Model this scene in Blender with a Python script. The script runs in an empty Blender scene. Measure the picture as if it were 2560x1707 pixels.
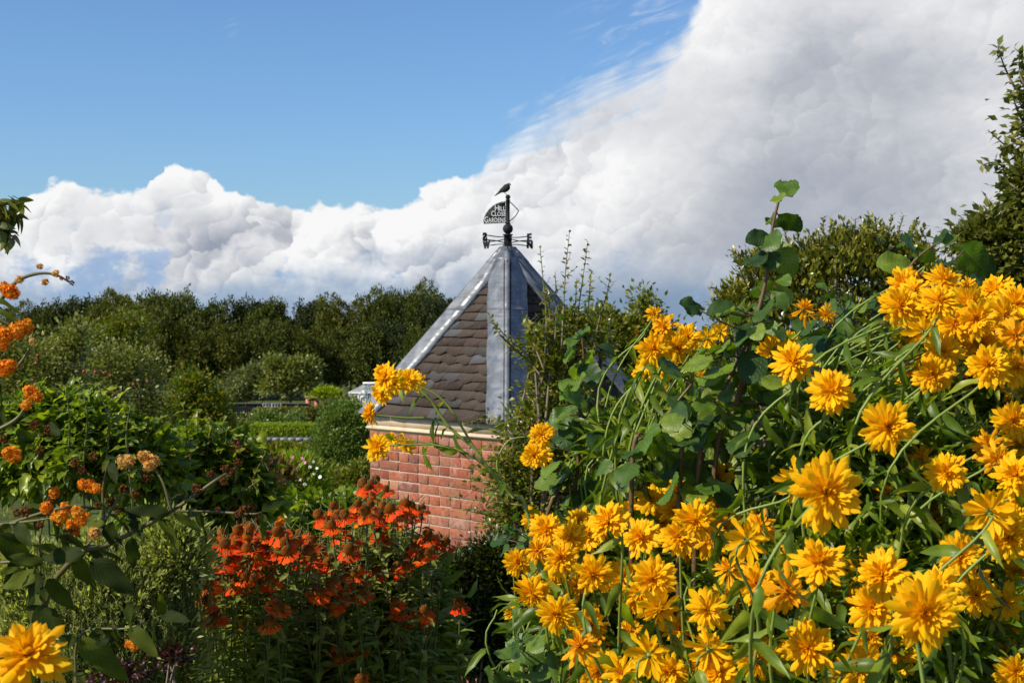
import bpy, math, random
import numpy as np
from mathutils import Vector, Matrix

# ------------------------------------------------------------------ camera, world, sun
SC = bpy.context.scene
COL = SC.collection
F = 3600.0            # focal length in photograph pixels
HZ = 790.0            # eye level row in the photograph
EYE = 1.6
K = 2560 / 2352.0

cam_d = bpy.data.cameras.new("camera")
cam = bpy.data.objects.new("camera", cam_d)
COL.objects.link(cam)
cam.location = (0, 0, EYE)
cam.rotation_euler = (math.radians(90), 0, 0)
cam_d.sensor_width = 36
cam_d.lens = 36 * F / 2560
cam_d.shift_y = -(853.5 - HZ) / 2560
cam_d.clip_start = 0.05
cam_d.clip_end = 6000
cam_d.dof.use_dof = True
cam_d.dof.focus_distance = 4.2
cam_d.dof.aperture_fstop = 13
SC.camera = cam
SC.view_settings.view_transform = 'Standard'
SC.view_settings.look = 'None'
SC.view_settings.exposure = 0.22
SC.view_settings.gamma = 1.0

SUN_AZ = math.atan2(-0.88, -0.42)      # measured from +Y towards +X
SUN_EL = math.radians(38)
S = Vector((math.sin(SUN_AZ) * math.cos(SUN_EL), math.cos(SUN_AZ) * math.cos(SUN_EL), math.sin(SUN_EL)))
sl = bpy.data.lights.new("sun", 'SUN')
sl.energy = 5.0
sl.angle = math.radians(0.5)
sl.color = (1.0, 0.91, 0.74)
so = bpy.data.objects.new("sun", sl)
so.rotation_euler = S.to_track_quat('Z', 'Y').to_euler()
so.location = (-20, 0, 20)
COL.objects.link(so)


class NT:
    """tiny helper round a node tree"""
    def __init__(s, tree):
        s.t = tree; s.n = tree.nodes; s.l = tree.links

    def new(s, typ, **kw):
        n = s.n.new(typ)
        for k, v in kw.items():
            if k.startswith('i_'):
                key = k[2:]
                key = int(key) if key.isdigit() else key.replace('_', ' ')
                sock = n.inputs[key]
                if hasattr(v, 'is_linked') or isinstance(v, bpy.types.NodeSocket):
                    s.l.new(v, sock)
                else:
                    sock.default_value = v
            else:
                setattr(n, k, v)
        return n

    def m(s, op, a, b=None, c=None, clamp=False):
        n = s.n.new('ShaderNodeMath'); n.operation = op; n.use_clamp = clamp
        for i, v in enumerate((a, b, c)):
            if v is None: continue
            if isinstance(v, bpy.types.NodeSocket): s.l.new(v, n.inputs[i])
            else: n.inputs[i].default_value = v
        return n.outputs[0]

    def smooth(s, x, a, b, lo=0.0, hi=1.0):
        n = s.n.new('ShaderNodeMapRange'); n.interpolation_type = 'SMOOTHSTEP'
        for i, v in enumerate((x, a, b, lo, hi)):
            if isinstance(v, bpy.types.NodeSocket): s.l.new(v, n.inputs[i])
            else: n.inputs[i].default_value = v
        return n.outputs[0]

    def mix(s, f, a, b, typ='MIX'):
        n = s.n.new('ShaderNodeMix'); n.data_type = 'RGBA'; n.blend_type = typ
        for i, v in ((0, f), (6, a), (7, b)):
            if isinstance(v, bpy.types.NodeSocket): s.l.new(v, n.inputs[i])
            else: n.inputs[i].default_value = v if i == 0 or len(v) == 4 else (*v, 1)
        return n.outputs[2]

    def ramp(s, f, stops, interp='LINEAR'):
        n = s.n.new('ShaderNodeValToRGB'); cr = n.color_ramp; cr.interpolation = interp
        while len(cr.elements) < len(stops): cr.elements.new(0.5)
        for e, (p, c) in zip(cr.elements, stops):
            e.position = p; e.color = (*c, 1) if len(c) == 3 else c
        s.l.new(f, n.inputs[0])
        return n.outputs[0]

    def noise(s, vec, scale, detail=4, rough=0.55, dist=0.0):
        n = s.n.new('ShaderNodeTexNoise')
        n.inputs['Scale'].default_value = scale; n.inputs['Detail'].default_value = detail
        n.inputs['Roughness'].default_value = rough; n.inputs['Distortion'].default_value = dist
        if vec is not None: s.l.new(vec, n.inputs['Vector'])
        return n.outputs['Fac']


def build_world():
    w = bpy.data.worlds.new("World"); SC.world = w; w.use_nodes = True
    w.cycles.sampling_method = 'MANUAL'; w.cycles.sample_map_resolution = 256
    t = NT(w.node_tree); t.n.clear()
    out = t.new('ShaderNodeOutputWorld'); bg = t.new('ShaderNodeBackground')
    t.l.new(bg.outputs[0], out.inputs[0])
    sky = t.new('ShaderNodeTexSky'); sky.sky_type = 'NISHITA'; sky.sun_disc = False
    sky.sun_elevation = SUN_EL; sky.sun_rotation = SUN_AZ
    sky.air_density = 1.0; sky.dust_density = 0.6; sky.ozone_density = 1.6; sky.altitude = 0
    STR = 0.1
    bg.inputs[1].default_value = STR
    tc = t.new('ShaderNodeTexCoord')
    sp = t.new('ShaderNodeSeparateXYZ'); t.l.new(tc.outputs['Generated'], sp.inputs[0])
    az = t.m('ARCTAN2', sp.outputs[0], sp.outputs[1])
    hl = t.m('SQRT', t.m('ADD', t.m('MULTIPLY', sp.outputs[0], sp.outputs[0]), t.m('MULTIPLY', sp.outputs[1], sp.outputs[1])))
    el = t.m('DIVIDE', sp.outputs[2], t.m('MAXIMUM', hl, 0.05))

    def AE(x, y):       # photograph pixel -> azimuth, tan(elevation)
        u = (x - 1280) / F; a = math.atan(u)
        return a, (HZ - y) / F * math.cos(a)

    # ---- puff field group:  (az, el) -> height of billows
    g = bpy.data.node_groups.new('billow', 'ShaderNodeTree')
    g.interface.new_socket('az', in_out='INPUT', socket_type='NodeSocketFloat')
    g.interface.new_socket('el', in_out='INPUT', socket_type='NodeSocketFloat')
    g.interface.new_socket('d', in_out='OUTPUT', socket_type='NodeSocketFloat')
    g.interface.new_socket('lit', in_out='OUTPUT', socket_type='NodeSocketFloat')
    q = NT(g)
    gi = q.new('NodeGroupInput'); go = q.new('NodeGroupOutput')
    cx = q.new('ShaderNodeCombineXYZ'); q.l.new(gi.outputs[0], cx.inputs[0]); q.l.new(q.m('MULTIPLY', gi.outputs[1], 1.15), cx.inputs[1])
    v0 = cx.outputs[0]
    wn = q.new('ShaderNodeTexNoise'); wn.inputs['Scale'].default_value = 24; wn.inputs['Detail'].default_value = 5
    q.l.new(v0, wn.inputs['Vector'])
    wv = q.new('ShaderNodeVectorMath', operation='MULTIPLY_ADD')
    q.l.new(wn.outputs['Color'], wv.inputs[0]); wv.inputs[1].default_value = (0.055, 0.05, 0); q.l.new(v0, wv.inputs[2])
    wn2 = q.new('ShaderNodeTexNoise'); wn2.inputs['Scale'].default_value = 95; wn2.inputs['Detail'].default_value = 5; wn2.inputs['Roughness'].default_value = 0.6
    q.l.new(v0, wn2.inputs['Vector'])
    w2 = q.new('ShaderNodeVectorMath', operation='MULTIPLY_ADD'); q.l.new(wn2.outputs['Color'], w2.inputs[0]); w2.inputs[1].default_value = (0.014, 0.014, 0); q.l.new(wv.outputs[0], w2.inputs[2])
    wv = w2
    acc = None; lit = None
    for sc, am, sm, kl in ((9, 1.0, .5, .46), (24, 0.45, .35, .34), (58, 0.26, .25, .30)):
        vo = q.new('ShaderNodeTexVoronoi'); vo.voronoi_dimensions = '2D'; vo.feature = 'SMOOTH_F1'
        vo.inputs['Scale'].default_value = sc; vo.inputs['Smoothness'].default_value = sm
        q.l.new(wv.outputs[0], vo.inputs['Vector'])
        x = q.m('MULTIPLY', q.m('SUBTRACT', 0.5, vo.outputs['Distance']), am)
        acc = x if acc is None else q.m('ADD', acc, x)
        df = q.new('ShaderNodeVectorMath', operation='SUBTRACT'); q.l.new(wv.outputs[0], df.inputs[0]); q.l.new(vo.outputs['Position'], df.inputs[1])
        dt = q.new('ShaderNodeVectorMath', operation='DOT_PRODUCT'); q.l.new(df.outputs[0], dt.inputs[0]); dt.inputs[1].default_value = (-0.72 * sc * kl, 0.80 * sc * kl, 0)
        lit = dt.outputs['Value'] if lit is None else q.m('ADD', lit, dt.outputs['Value'])
    nf = q.noise(v0, 110, 4, 0.6)
    acc = q.m('ADD', acc, q.m('MULTIPLY', q.m('SUBTRACT', nf, 0.5), 0.35))
    lit = q.m('MULTIPLY', lit, q.smooth(q.noise(v0, 10, 3), 0.35, 0.62, 0.25, 1.25))
    q.l.new(acc, go.inputs[0]); q.l.new(lit, go.inputs[1])

    def billow(a, e):
        n = t.n.new('ShaderNodeGroup'); n.node_tree = g
        t.l.new(a, n.inputs[0]); t.l.new(e, n.inputs[1]); return n.outputs

    # ---- cloud top profile as a curve over azimuth
    prof = [(-700, 560), (0, 585), (45, 540), (85, 497), (170, 492), (265, 512), (330, 508), (374, 516), (386, 452), (400, 428), (425, 424), (448, 444),
            (472, 444), (495, 430), (522, 430), (542, 452), (566, 474), (650, 512), (740, 515), (800, 502), (900, 500), (1000, 500), (1100, 485), (1178, 466), (1196, 392),
            (1300, 305), (1500, 190), (1650, 135), (1720, 60), (1790, 10), (1850, -60), (2100, -200), (2560, -220), (3400, -200)]
    A0, A1, E0, E1 = -0.55, 0.60, -0.05, 0.35
    fc = t.new('ShaderNodeFloatCurve'); cu = fc.mapping.curves[0]
    fc.mapping.use_clip = False
    pts = []
    for x, y in prof:
        a, e = AE(x, y); pts.append(((a - A0) / (A1 - A0), (e - E0) / (E1 - E0)))
    while len(cu.points) < len(pts): cu.points.new(0.5, 0.5)
    for p, (a, b) in zip(cu.points, sorted(pts)): p.location = (a, b); p.handle_type = 'AUTO_CLAMPED'
    fc.mapping.update()
    an = t.m('DIVIDE', t.m('SUBTRACT', az, A0), A1 - A0, clamp=True)
    t.l.new(t.m('ADD', an, t.m('MULTIPLY', t.m('SUBTRACT', t.noise(tc.outputs['Generated'], 34, 4, .55), 0.5), 0.030)), fc.inputs['Value'])
    top = t.m('ADD', t.m('MULTIPLY', fc.outputs[0], E1 - E0), E0)

    # softness of the edge: wispy between 1200 and 1700 px
    wisp = t.m('MULTIPLY', t.smooth(az, AE(1150, 0)[0], AE(1260, 0)[0]), t.smooth(az, AE(1640, 0)[0], AE(1800, 0)[0], 1.0, 0.0))
    BB = billow(az, el); B = BB[0]
    cv = t.new('ShaderNodeCombineXYZ'); t.l.new(t.m('MULTIPLY', t.m('ADD', az, t.m('MULTIPLY', el, -0.9)), 1.0), cv.inputs[0]); t.l.new(t.m('MULTIPLY', t.m('ADD', el, t.m('MULTIPLY', az, -0.35)), 3.0), cv.inputs[1])
    streak = t.noise(cv.outputs[0], 14, 8, 0.62, 0.6)
    amp_b = t.m('SUBTRACT', 0.025, t.m('MULTIPLY', wisp, 0.010))
    h = t.m('ADD', t.m('SUBTRACT', top, el), t.m('MULTIPLY', B, amp_b))
    h = t.m('ADD', h, t.m('MULTIPLY', t.m('MULTIPLY', t.m('SUBTRACT', streak, 0.5), 0.085), wisp))
    soft = t.m('ADD', 0.0035, t.m('MULTIPLY', wisp, 0.032))
    mask = t.smooth(t.m('DIVIDE', t.m('ADD', h, 0.0), soft), -0.1, 1.0)

    # ---- cloud shading: slope of the billow field against the light from the left and above
    right = t.smooth(az, AE(1150, 0)[0], AE(1750, 0)[0], 0.95, 0.22)
    s1 = t.m('MULTIPLY', t.m('MULTIPLY', BB[1], 0.80), right)
    lv = t.new('ShaderNodeCombineXYZ'); t.l.new(az, lv.inputs[0]); t.l.new(t.m('MULTIPLY', el, 1.4), lv.inputs[1]); lv.inputs[2].default_value = 3.3
    big = t.noise(lv.outputs[0], 9, 5, 0.55)
    rim = t.smooth(h, 0.0, 0.05, 0.16, 0.0)

    def blob(x, y, rx, ry):
        a, e = AE(x, y)
        dx = t.m('DIVIDE', t.m('SUBTRACT', az, a), rx / F); dy = t.m('DIVIDE', t.m('SUBTRACT', el, e), ry / F)
        d = t.m('ADD', t.m('MULTIPLY', dx, dx), t.m('MULTIPLY', dy, dy))
        return t.m('POWER', 2.718, t.m('MULTIPLY', d, -1.0))
    val = t.m('ADD', 0.71, s1)
    val = t.m('ADD', val, rim)
    val = t.m('ADD', val, t.m('MULTIPLY', t.m('SUBTRACT', big, 0.5), 0.42))
    val = t.m('ADD', val, t.m('MULTIPLY', t.m('SUBTRACT', t.noise(lv.outputs[0], 55, 7, 0.65, 0.4), 0.5), 0.22))
    for (x, y, rx, ry, k) in ((2060, 430, 420, 240, -0.44), (2150, 170, 260, 100, -0.20), (1830, 100, 110, 160, 0.16), (1700, 600, 200, 100, -0.08), (2450, 330, 130, 120, 0.10),
                              (1600, 420, 220, 110, 0.12), (500, 560, 150, 70, -0.16), (200, 560, 160, 60, -0.12), (900, 600, 200, 60, -0.10), (1450, 560, 260, 80, 0.10), (1850, 640, 260, 90, -0.10), (560, 500, 40, 70, 0.05)):
        val = t.m('ADD', val, t.m('MULTIPLY', blob(x, y, rx, ry), k))
    ccol = t.ramp(t.m('MULTIPLY', val, 1.0, clamp=True), [(0.15, (0.30, 0.34, 0.42)), (0.42, (0.46, 0.485, 0.54)), (0.62, (0.66, 0.67, 0.70)), (0.9, (0.90, 0.90, 0.90))])
    # blue-grey bank low on the horizon
    low = t.m('ADD', t.m('MULTIPLY', t.m('SUBTRACT', t.noise(lv.outputs[0], 22, 6, 0.6), 0.5), 0.10), el)
    lowf = t.smooth(low, 0.0, 0.050, 0.9, 0.0)
    ccol = t.mix(lowf, ccol, (0.27, 0.385, 0.54))
    dk = t.m('MULTIPLY', blob(1600, 760, 420, 78), 0.9)
    ccol = t.mix(dk, ccol, (0.20, 0.29, 0.42))
    # holes of blue between the low clouds at the left
    hole = t.smooth(t.m('ADD', t.noise(lv.outputs[0], 30, 6, 0.6), t.m('MULTIPLY', t.m('ADD', blob(410, 520, 22, 60), blob(260, 670, 170, 50)), 0.26)), 0.58, 0.72)
    hole = t.m('MULTIPLY', hole, t.smooth(el, 0.03, 0.09, 0.8, 0.0))
    ccol = t.mix(hole, ccol, (0.27, 0.42, 0.66))
    cs = t.new('ShaderNodeVectorMath', operation='SCALE'); t.l.new(ccol, cs.inputs[0]); cs.inputs['Scale'].default_value = 0.90 / STR
    # thin wisps high up
    wn = t.noise(cv.outputs[0], 30, 8, 0.65, 1.0)
    wf = t.m('MULTIPLY', t.smooth(wn, 0.45, 0.75), t.m('ADD', t.m('MULTIPLY', blob(1620, 60, 130, 70), 0.9), t.m('ADD', t.m('MULTIPLY', blob(1520, 130, 60, 50), 0.5), t.m('MULTIPLY', blob(578, 72, 16, 26), 0.9))))
    mask = t.m('MAXIMUM', mask, t.m('MULTIPLY', wf, 0.6))
    # clouds fade out of the part of the sky high overhead
    sk = t.mix(1.0, sky.outputs[0], (0.78, 1.06, 1.40), 'MULTIPLY')
    skd = t.new('ShaderNodeVectorMath', operation='SCALE'); t.l.new(sk, skd.inputs[0]); skd.inputs['Scale'].default_value = 0.86
    fin = t.mix(mask, skd.outputs[0], cs.outputs[0])
    t.l.new(fin, bg.inputs[0])


build_world()

# ------------------------------------------------------------------ helpers
rng = np.random.default_rng(11)
random.seed(5)


def P(X, Y, d):
    """point at depth d metres seen at X, Y of the 2352 x 1568 view of the photograph"""
    return np.array([(X * K - 1280) / F * d, d, EYE + (HZ - Y * K) / F * d])


GY = [-10, 0, 3, 8, 11, 25, 50, 90, 120, 170, 200, 260, 400, 4000]
GZ = [0.0, 0.0, -0.1, -0.95, -1.2, -1.75, -3.1, -5.4, -6.9, -8.9, -9.7, -10.6, -13.5, -95]


def G(y):
    return float(np.interp(y, GY, GZ))


def norm(a):
    return a / np.maximum(np.linalg.norm(a, axis=-1, keepdims=True), 1e-9)


class MB:
    def __init__(s):
        s.V = []; s.Q = {}; s.U = []; s.n = 0; s.MI = {}

    def add(s, v, faces, uv=None, mi=0):
        v = np.asarray(v, float).reshape(-1, 3)
        for f in faces:
            f = np.asarray(f, int)
            if f.size == 0: continue
            s.Q.setdefault(f.shape[1], []).append(f + s.n)
            s.MI.setdefault(f.shape[1], []).append(np.full(len(f), mi))
        s.V.append(v); s.U.append(np.zeros((len(v), 2)) if uv is None else np.asarray(uv, float)); s.n += len(v)
        return s

    def inst(s, tm, R, L, mi=0):
        """tm template, R (m,3,3) columns are the axes (already scaled), L (m,3)"""
        m = len(L)
        if m == 0: return s
        tv, tf, tu = tm; nv = len(tv)
        V = np.einsum('mij,nj->mni', R, tv) + np.asarray(L)[:, None, :]
        off = (np.arange(m) * nv)[:, None, None]
        fs = [(f[None] + off).reshape(-1, f.shape[1]) for f in tf]
        return s.add(V.reshape(-1, 3), fs, np.tile(tu, (m, 1)), mi)

    def tube(s, pts, rad, sides=5, mi=0, cap=True):
        pts = np.asarray(pts, float); n = len(pts)
        rad = np.full(n, rad) if np.isscalar(rad) else np.asarray(rad, float)
        t = norm(np.gradient(pts, axis=0))
        ref = np.array([0, 0, 1.0]) if abs(t[0][2]) < 0.85 else np.array([1.0, 0, 0])
        a = norm(np.cross(t, ref)); b = np.cross(t, a)
        an = np.arange(sides) / sides * 2 * math.pi
        V = pts[:, None, :] + rad[:, None, None] * (np.cos(an)[None, :, None] * a[:, None, :] + np.sin(an)[None, :, None] * b[:, None, :])
        i = np.arange(n - 1)[:, None] * sides; j = np.arange(sides)[None]; j2 = (j + 1) % sides
        q = np.stack([i + j, i + j2, i + sides + j2, i + sides + j], -1).reshape(-1, 4)
        fs = [q]
        if cap:
            fs.append(np.array([list(range(sides))[::-1], [(n - 1) * sides + k for k in range(sides)]]))
        return s.add(V.reshape(-1, 3), fs, None, mi)

    def box(s, c, h, R=None, mi=0):
        v = np.array([[x, y, z] for x in (-1, 1) for y in (-1, 1) for z in (-1, 1)], float) * np.asarray(h, float)
        if R is not None: v = v @ np.asarray(R, float).T
        f = np.array([[0, 1, 3, 2], [4, 6, 7, 5], [0, 4, 5, 1], [2, 3, 7, 6], [0, 2, 6, 4], [1, 5, 7, 3]])
        return s.add(v + np.asarray(c, float), [f], None, mi)

    def bar(s, a, b, w, h=None, mi=0):
        a = np.asarray(a, float); b = np.asarray(b, float); h = w if h is None else h
        d = b - a; L = np.linalg.norm(d); y = d / L
        up = np.array([0, 0, 1.0]) if abs(y[2]) < 0.95 else np.array([1.0, 0, 0])
        x = norm(np.cross(y, up)); z = np.cross(x, y)
        return s.box((a + b) / 2, (w / 2, L / 2, h / 2), np.stack([x, y, z], 1), mi)

    def lathe(s, prof, c, sides=16, phase=0.0, mi=0):
        prof = np.asarray(prof, float); n = len(prof)
        an = np.arange(sides) / sides * 2 * math.pi + phase
        V = np.stack([prof[:, 0:1] * np.cos(an), prof[:, 0:1] * np.sin(an), np.repeat(prof[:, 1:2], sides, 1)], -1) + np.asarray(c, float)
        i = np.arange(n - 1)[:, None] * sides; j = np.arange(sides)[None]; j2 = (j + 1) % sides
        q = np.stack([i + j, i + j2, i + sides + j2, i + sides + j], -1).reshape(-1, 4)
        return s.add(V.reshape(-1, 3), [q, np.array([list(range(sides))[::-1], [(n - 1) * sides + k for k in range(sides)]])], None, mi)

    def mesh(s, name, mats, off=(0, 0, 0), smooth=False):
        me = bpy.data.meshes.new(name)
        V = (np.concatenate(s.V) - np.asarray(off, float)).astype(np.float32)
        me.vertices.add(len(V)); me.vertices.foreach_set('co', V.ravel())
        ks = sorted(s.Q); loops = []; starts = []; mi = []; st = 0
        for k in ks:
            f = np.concatenate(s.Q[k]); loops.append(f.ravel())
            starts.append(st + np.arange(len(f)) * k); st += f.size; mi.append(np.concatenate(s.MI[k]))
        L = np.concatenate(loops); ST = np.concatenate(starts); M = np.concatenate(mi)
        me.loops.add(len(L)); me.loops.foreach_set('vertex_index', L.astype(np.int32))
        me.polygons.add(len(ST)); me.polygons.foreach_set('loop_start', ST.astype(np.int32))
        me.polygons.foreach_set('material_index', M.astype(np.int32))
        uv = me.uv_layers.new(name='UVMap'); U = np.concatenate(s.U)[L].astype(np.float32)
        uv.data.foreach_set('uv', U.ravel())
        for m in (mats if isinstance(mats, (list, tuple)) else [mats]): me.materials.append(m)
        if smooth: me.polygons.foreach_set('use_smooth', np.ones(len(ST), bool))
        me.update(calc_edges=True); me.validate()
        return me

    def build(s, name, mats, parent=None, smooth=False, base=None):
        off = np.array(parent.location) if parent is not None else (np.zeros(3) if base is None else np.asarray(base))
        me = s.mesh(name, mats, off, smooth)
        o = bpy.data.objects.new(name, me); COL.objects.link(o)
        if parent is not None: o.parent = parent
        else: o.location = off
        return o


def thing(name, label, cat, loc, group=None):
    o = bpy.data.objects.new(name, None); COL.objects.link(o)
    o.empty_display_size = 0.1; o.location = tuple(float(c) for c in loc)
    return tag(o, label, cat, group)


def tag(o, label=None, cat=None, group=None, kind=None):
    if label: o['label'] = label
    if cat: o['category'] = cat
    if group: o['group'] = group
    if kind: o['kind'] = kind
    return o


def link_mesh(name, me, parent, M, loc):
    """object from shared mesh; M 3x3 scaled rotation, loc in world"""
    o = bpy.data.objects.new(name, me); COL.objects.link(o)
    o.parent = parent
    m4 = Matrix([[*M[0], 0], [*M[1], 0], [*M[2], 0], [0, 0, 0, 1]])
    m4.translation = Vector(loc) - Vector(parent.location)
    o.matrix_local = m4
    return o


def frames(ax, nr, size, wid=1.0):
    """leaf frames: Y along ax, Z as near nr as possible"""
    y = norm(np.asarray(ax, float)); x = norm(np.cross(y, np.asarray(nr, float))); z = np.cross(x, y)
    sz = np.asarray(size, float).reshape(-1, 1) if np.ndim(size) else np.full((len(y), 1), size)
    return np.stack([x * sz * wid, y * sz, z * sz], -1)


def rdir(n, zb=0.0):
    v = rng.normal(size=(n, 3)); v[:, 2] += zb
    return norm(v)


def bez(p, n=12):
    """smooth curve (Catmull-Rom) through a list of points"""
    p = np.asarray(p, float)
    if len(p) == 2: return p[0] + (p[1] - p[0]) * np.linspace(0, 1, n)[:, None]
    q = np.vstack([2 * p[0] - p[1], p, 2 * p[-1] - p[-2]]); out = []
    m = max(2, n // (len(p) - 1))
    for i in range(1, len(q) - 2):
        t = np.linspace(0, 1, m, endpoint=(i == len(q) - 3))[:, None]
        out.append(0.5 * ((2 * q[i]) + (-q[i - 1] + q[i + 1]) * t + (2 * q[i - 1] - 5 * q[i] + 4 * q[i + 1] - q[i + 2]) * t ** 2 + (-q[i - 1] + 3 * q[i] - 3 * q[i + 1] + q[i + 2]) * t ** 3))
    return np.vstack(out)


# ------------------------------------------------------------------ leaf and petal templates
def leaf_grid(nl, nw, width, fold=0.15, droop=0.2, serr=0.0, nser=10, heart=0.0, pleat=0.0, npl=7, peak=0.4, tip=1.2, wavy=0.0, stalk=0.0):
    t = np.linspace(0, 1, nl + 1)[:, None]; s = np.linspace(-1, 1, nw + 1)[None]
    a = peak / (1 - peak)
    prof = (t ** (a * 0.75)) * ((1 - t) ** (0.75 * tip)); prof = prof / prof.max() * width / 2
    if serr: prof = prof * (1 + serr * (((t * nser) % 1.0) - 0.5))
    X = prof * s
    Y = t - heart * (np.abs(s) ** 1.5) * (1 - t) ** 3 * 1.0 + 0 * s
    Z = fold * np.abs(X) - droop * t ** 2
    if pleat: Z = Z + pleat * np.sin((t * 1.0 - 0.35 * np.abs(s)) * npl * 2 * math.pi) * np.minimum(1, np.abs(s) * 1.5) * (1 - t * 0.5)
    if wavy: Z = Z + wavy * np.sin(t * 11 + s * 2) * np.abs(s)
    Y = Y + stalk
    v = np.stack([X, Y + 0 * X, Z + 0 * X], -1).reshape(-1, 3)
    uv = np.stack([(s * 0.5 + 0.5) + 0 * t, t + 0 * s], -1).reshape(-1, 2)
    i = np.arange(nl)[:, None] * (nw + 1); j = np.arange(nw)[None]
    f = np.stack([i + j, i + j + 1, i + nw + 2 + j, i + nw + 1 + j], -1).reshape(-1, 4)
    return v, [f], uv


LEAF_S = (np.array([[0, 0, 0], [-.28, .42, .07], [0, .5, 0], [.28, .42, .07], [0, 1, -.08]]), [np.array([[0, 2, 1], [0, 3, 2], [1, 2, 4], [2, 3, 4]])],
          np.array([[.5, 0], [0, .4], [.5, .5], [1, .4], [.5, 1]]))
LEAF_N = (np.array([[0, 0, 0], [-.09, .45, .02], [.09, .45, .02], [0, 1, -.05]]), [np.array([[0, 2, 1], [1, 2, 3]])], np.array([[.5, 0], [0, .5], [1, .5], [.5, 1]]))
LEAF_T = (np.array([[-.42, 0, 0], [.38, .08, .05], [.3, .9, -.05], [-.36, .8, .08]]), [np.array([[0, 1, 2, 3]])], np.array([[0, 0], [1, 0], [1, 1], [0, 1]]))
LEAF_M = leaf_grid(5, 2, 0.42, fold=0.35, droop=0.25, peak=0.4)
LEAF_C = leaf_grid(8, 4, 0.24, fold=0.4, droop=0.38, peak=0.36, wavy=0.03)
LEAF_L = leaf_grid(8, 4, 0.30, fold=0.35, droop=0.30, peak=0.38, wavy=0.03)
LEAF_O = leaf_grid(10, 4, 0.52, fold=0.35, droop=0.35, peak=0.38, wavy=0.06, pleat=0.025, tip=1.3)
LEAF_H = [leaf_grid(18, 8, 0.92, fold=0.10, droop=dr, serr=0.12, nser=11, heart=0.22, pleat=0.036, npl=8, peak=0.42, tip=0.85, wavy=wv) for dr, wv in ((0.35, 0.05), (0.12, 0.08), (0.55, 0.04))]


# ------------------------------------------------------------------ materials
def mat(name, base, rough=0.6, spec=0.3, metal=0.0):
    m = bpy.data.materials.new(name); m.use_nodes = True
    t = NT(m.node_tree); b = t.n['Principled BSDF']
    if isinstance(base, tuple): b.inputs['Base Color'].default_value = (*base, 1)
    b.inputs['Roughness'].default_value = rough; b.inputs['Specular IOR Level'].default_value = spec; b.inputs['Metallic'].default_value = metal
    return m, t, b


DARKS = ('dark glossy foliage', 'purple foliage', 'brown seed heads', 'buddleia foliage', 'dry foliage')


def leafmat(name, cols, trans=0.35, rough=0.42, spec=0.5, tcol=None, nscale=60, veins=False, sub=0.0):
    m, t, b = mat(name, None, rough, spec)
    ge = t.new('ShaderNodeNewGeometry')
    cols = [tuple(min(x * k_ * (1.0 if name in DARKS else 1.5), .5) for x, k_ in zip(q, (1.36, 1.12, .70))) for q in cols]
    n = len(cols)
    c = t.ramp(ge.outputs['Random Per Island'], [(i / (n - 1), col) for i, col in enumerate(cols)])
    tc = t.new('ShaderNodeTexCoord')
    nz = t.noise(tc.outputs['Object'], nscale, 3)
    c2 = t.mix(t.smooth(nz, 0.3, 0.7, 0.0, 1.0), c, t.mix(1.0, c, (0.62, 0.66, 0.6), 'MULTIPLY'))
    if veins:
        sx = t.new('ShaderNodeSeparateXYZ'); t.l.new(tc.outputs['UV'], sx.inputs[0])
        ab = t.m('ABSOLUTE', t.m('SUBTRACT', sx.outputs[0], 0.5))
        w = t.m('SINE', t.m('MULTIPLY', t.m('SUBTRACT', sx.outputs[1], t.m('MULTIPLY', ab, 0.7)), 46.0))
        side = t.smooth(w, 0.86, 1.0); mid = t.smooth(ab, 0.0, 0.025, 1.0, 0.0)
        vf = t.m('MULTIPLY', t.m('MAXIMUM', side, mid), 0.6)
        c2 = t.mix(vf, c2, t.mix(1.0, c2, (2.0, 1.9, 1.6), 'MULTIPLY'))
        bp = t.new('ShaderNodeBump', i_Strength=0.5, i_Distance=0.002); t.l.new(t.m('ADD', vf, t.m('MULTIPLY', t.noise(tc.outputs['Object'], 300, 2), 0.6)), bp.inputs['Height'])
        t.l.new(bp.outputs[0], b.inputs['Normal'])
    t.l.new(c2, b.inputs['Base Color'])
    tr = t.new('ShaderNodeBsdfTranslucent')
    tl = t.mix(1.0, c2, tcol or (1.5, 1.6, 0.55), 'MULTIPLY'); t.l.new(tl, tr.inputs[0])
    mx = t.new('ShaderNodeMixShader', i_0=trans); t.l.new(b.outputs[0], mx.inputs[1]); t.l.new(tr.outputs[0], mx.inputs[2])
    t.l.new(mx.outputs[0], t.n['Material Output'].inputs[0])
    return m


M_far = leafmat('far foliage', [(0.0156, 0.0278, 0.0051), (0.0304, 0.0521, 0.0079), (0.0521, 0.0737, 0.0114), (0.0868, 0.0999, 0.0174)], 0.22, 0.6, 0.3, nscale=0.6)
M_far2 = leafmat('far foliage bluish', [(0.0125, 0.0222, 0.0083), (0.0222, 0.0382, 0.0125), (0.0382, 0.0556, 0.0174)], 0.2, 0.6, 0.3, nscale=0.5)
M_far3 = leafmat('far foliage yellowish', [(0.026, 0.039, 0.0051), (0.0521, 0.0695, 0.0086), (0.0868, 0.0999, 0.013)], 0.25, 0.6, 0.3, nscale=0.5)
M_apple = leafmat('apple foliage', [(.05, .08, .02), (.09, .13, .035), (.15, .18, .07), (.12, .13, .04)], 0.3, 0.4, 0.5, nscale=5)
M_willow = leafmat('grey green foliage', [(.07, .10, .05), (.11, .14, .075)], 0.25, 0.5, 0.3, nscale=2)
M_bronze = leafmat('bronze green foliage', [(.04, .08, .01), (.09, .14, .012), (.13, .10, .015)], 0.35, 0.45, 0.4, nscale=4)
M_hedge = leafmat('hedge foliage', [(.05, .08, .015), (.09, .11, .02), (.12, .12, .03)], 0.25, 0.6, 0.3, nscale=4)
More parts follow.
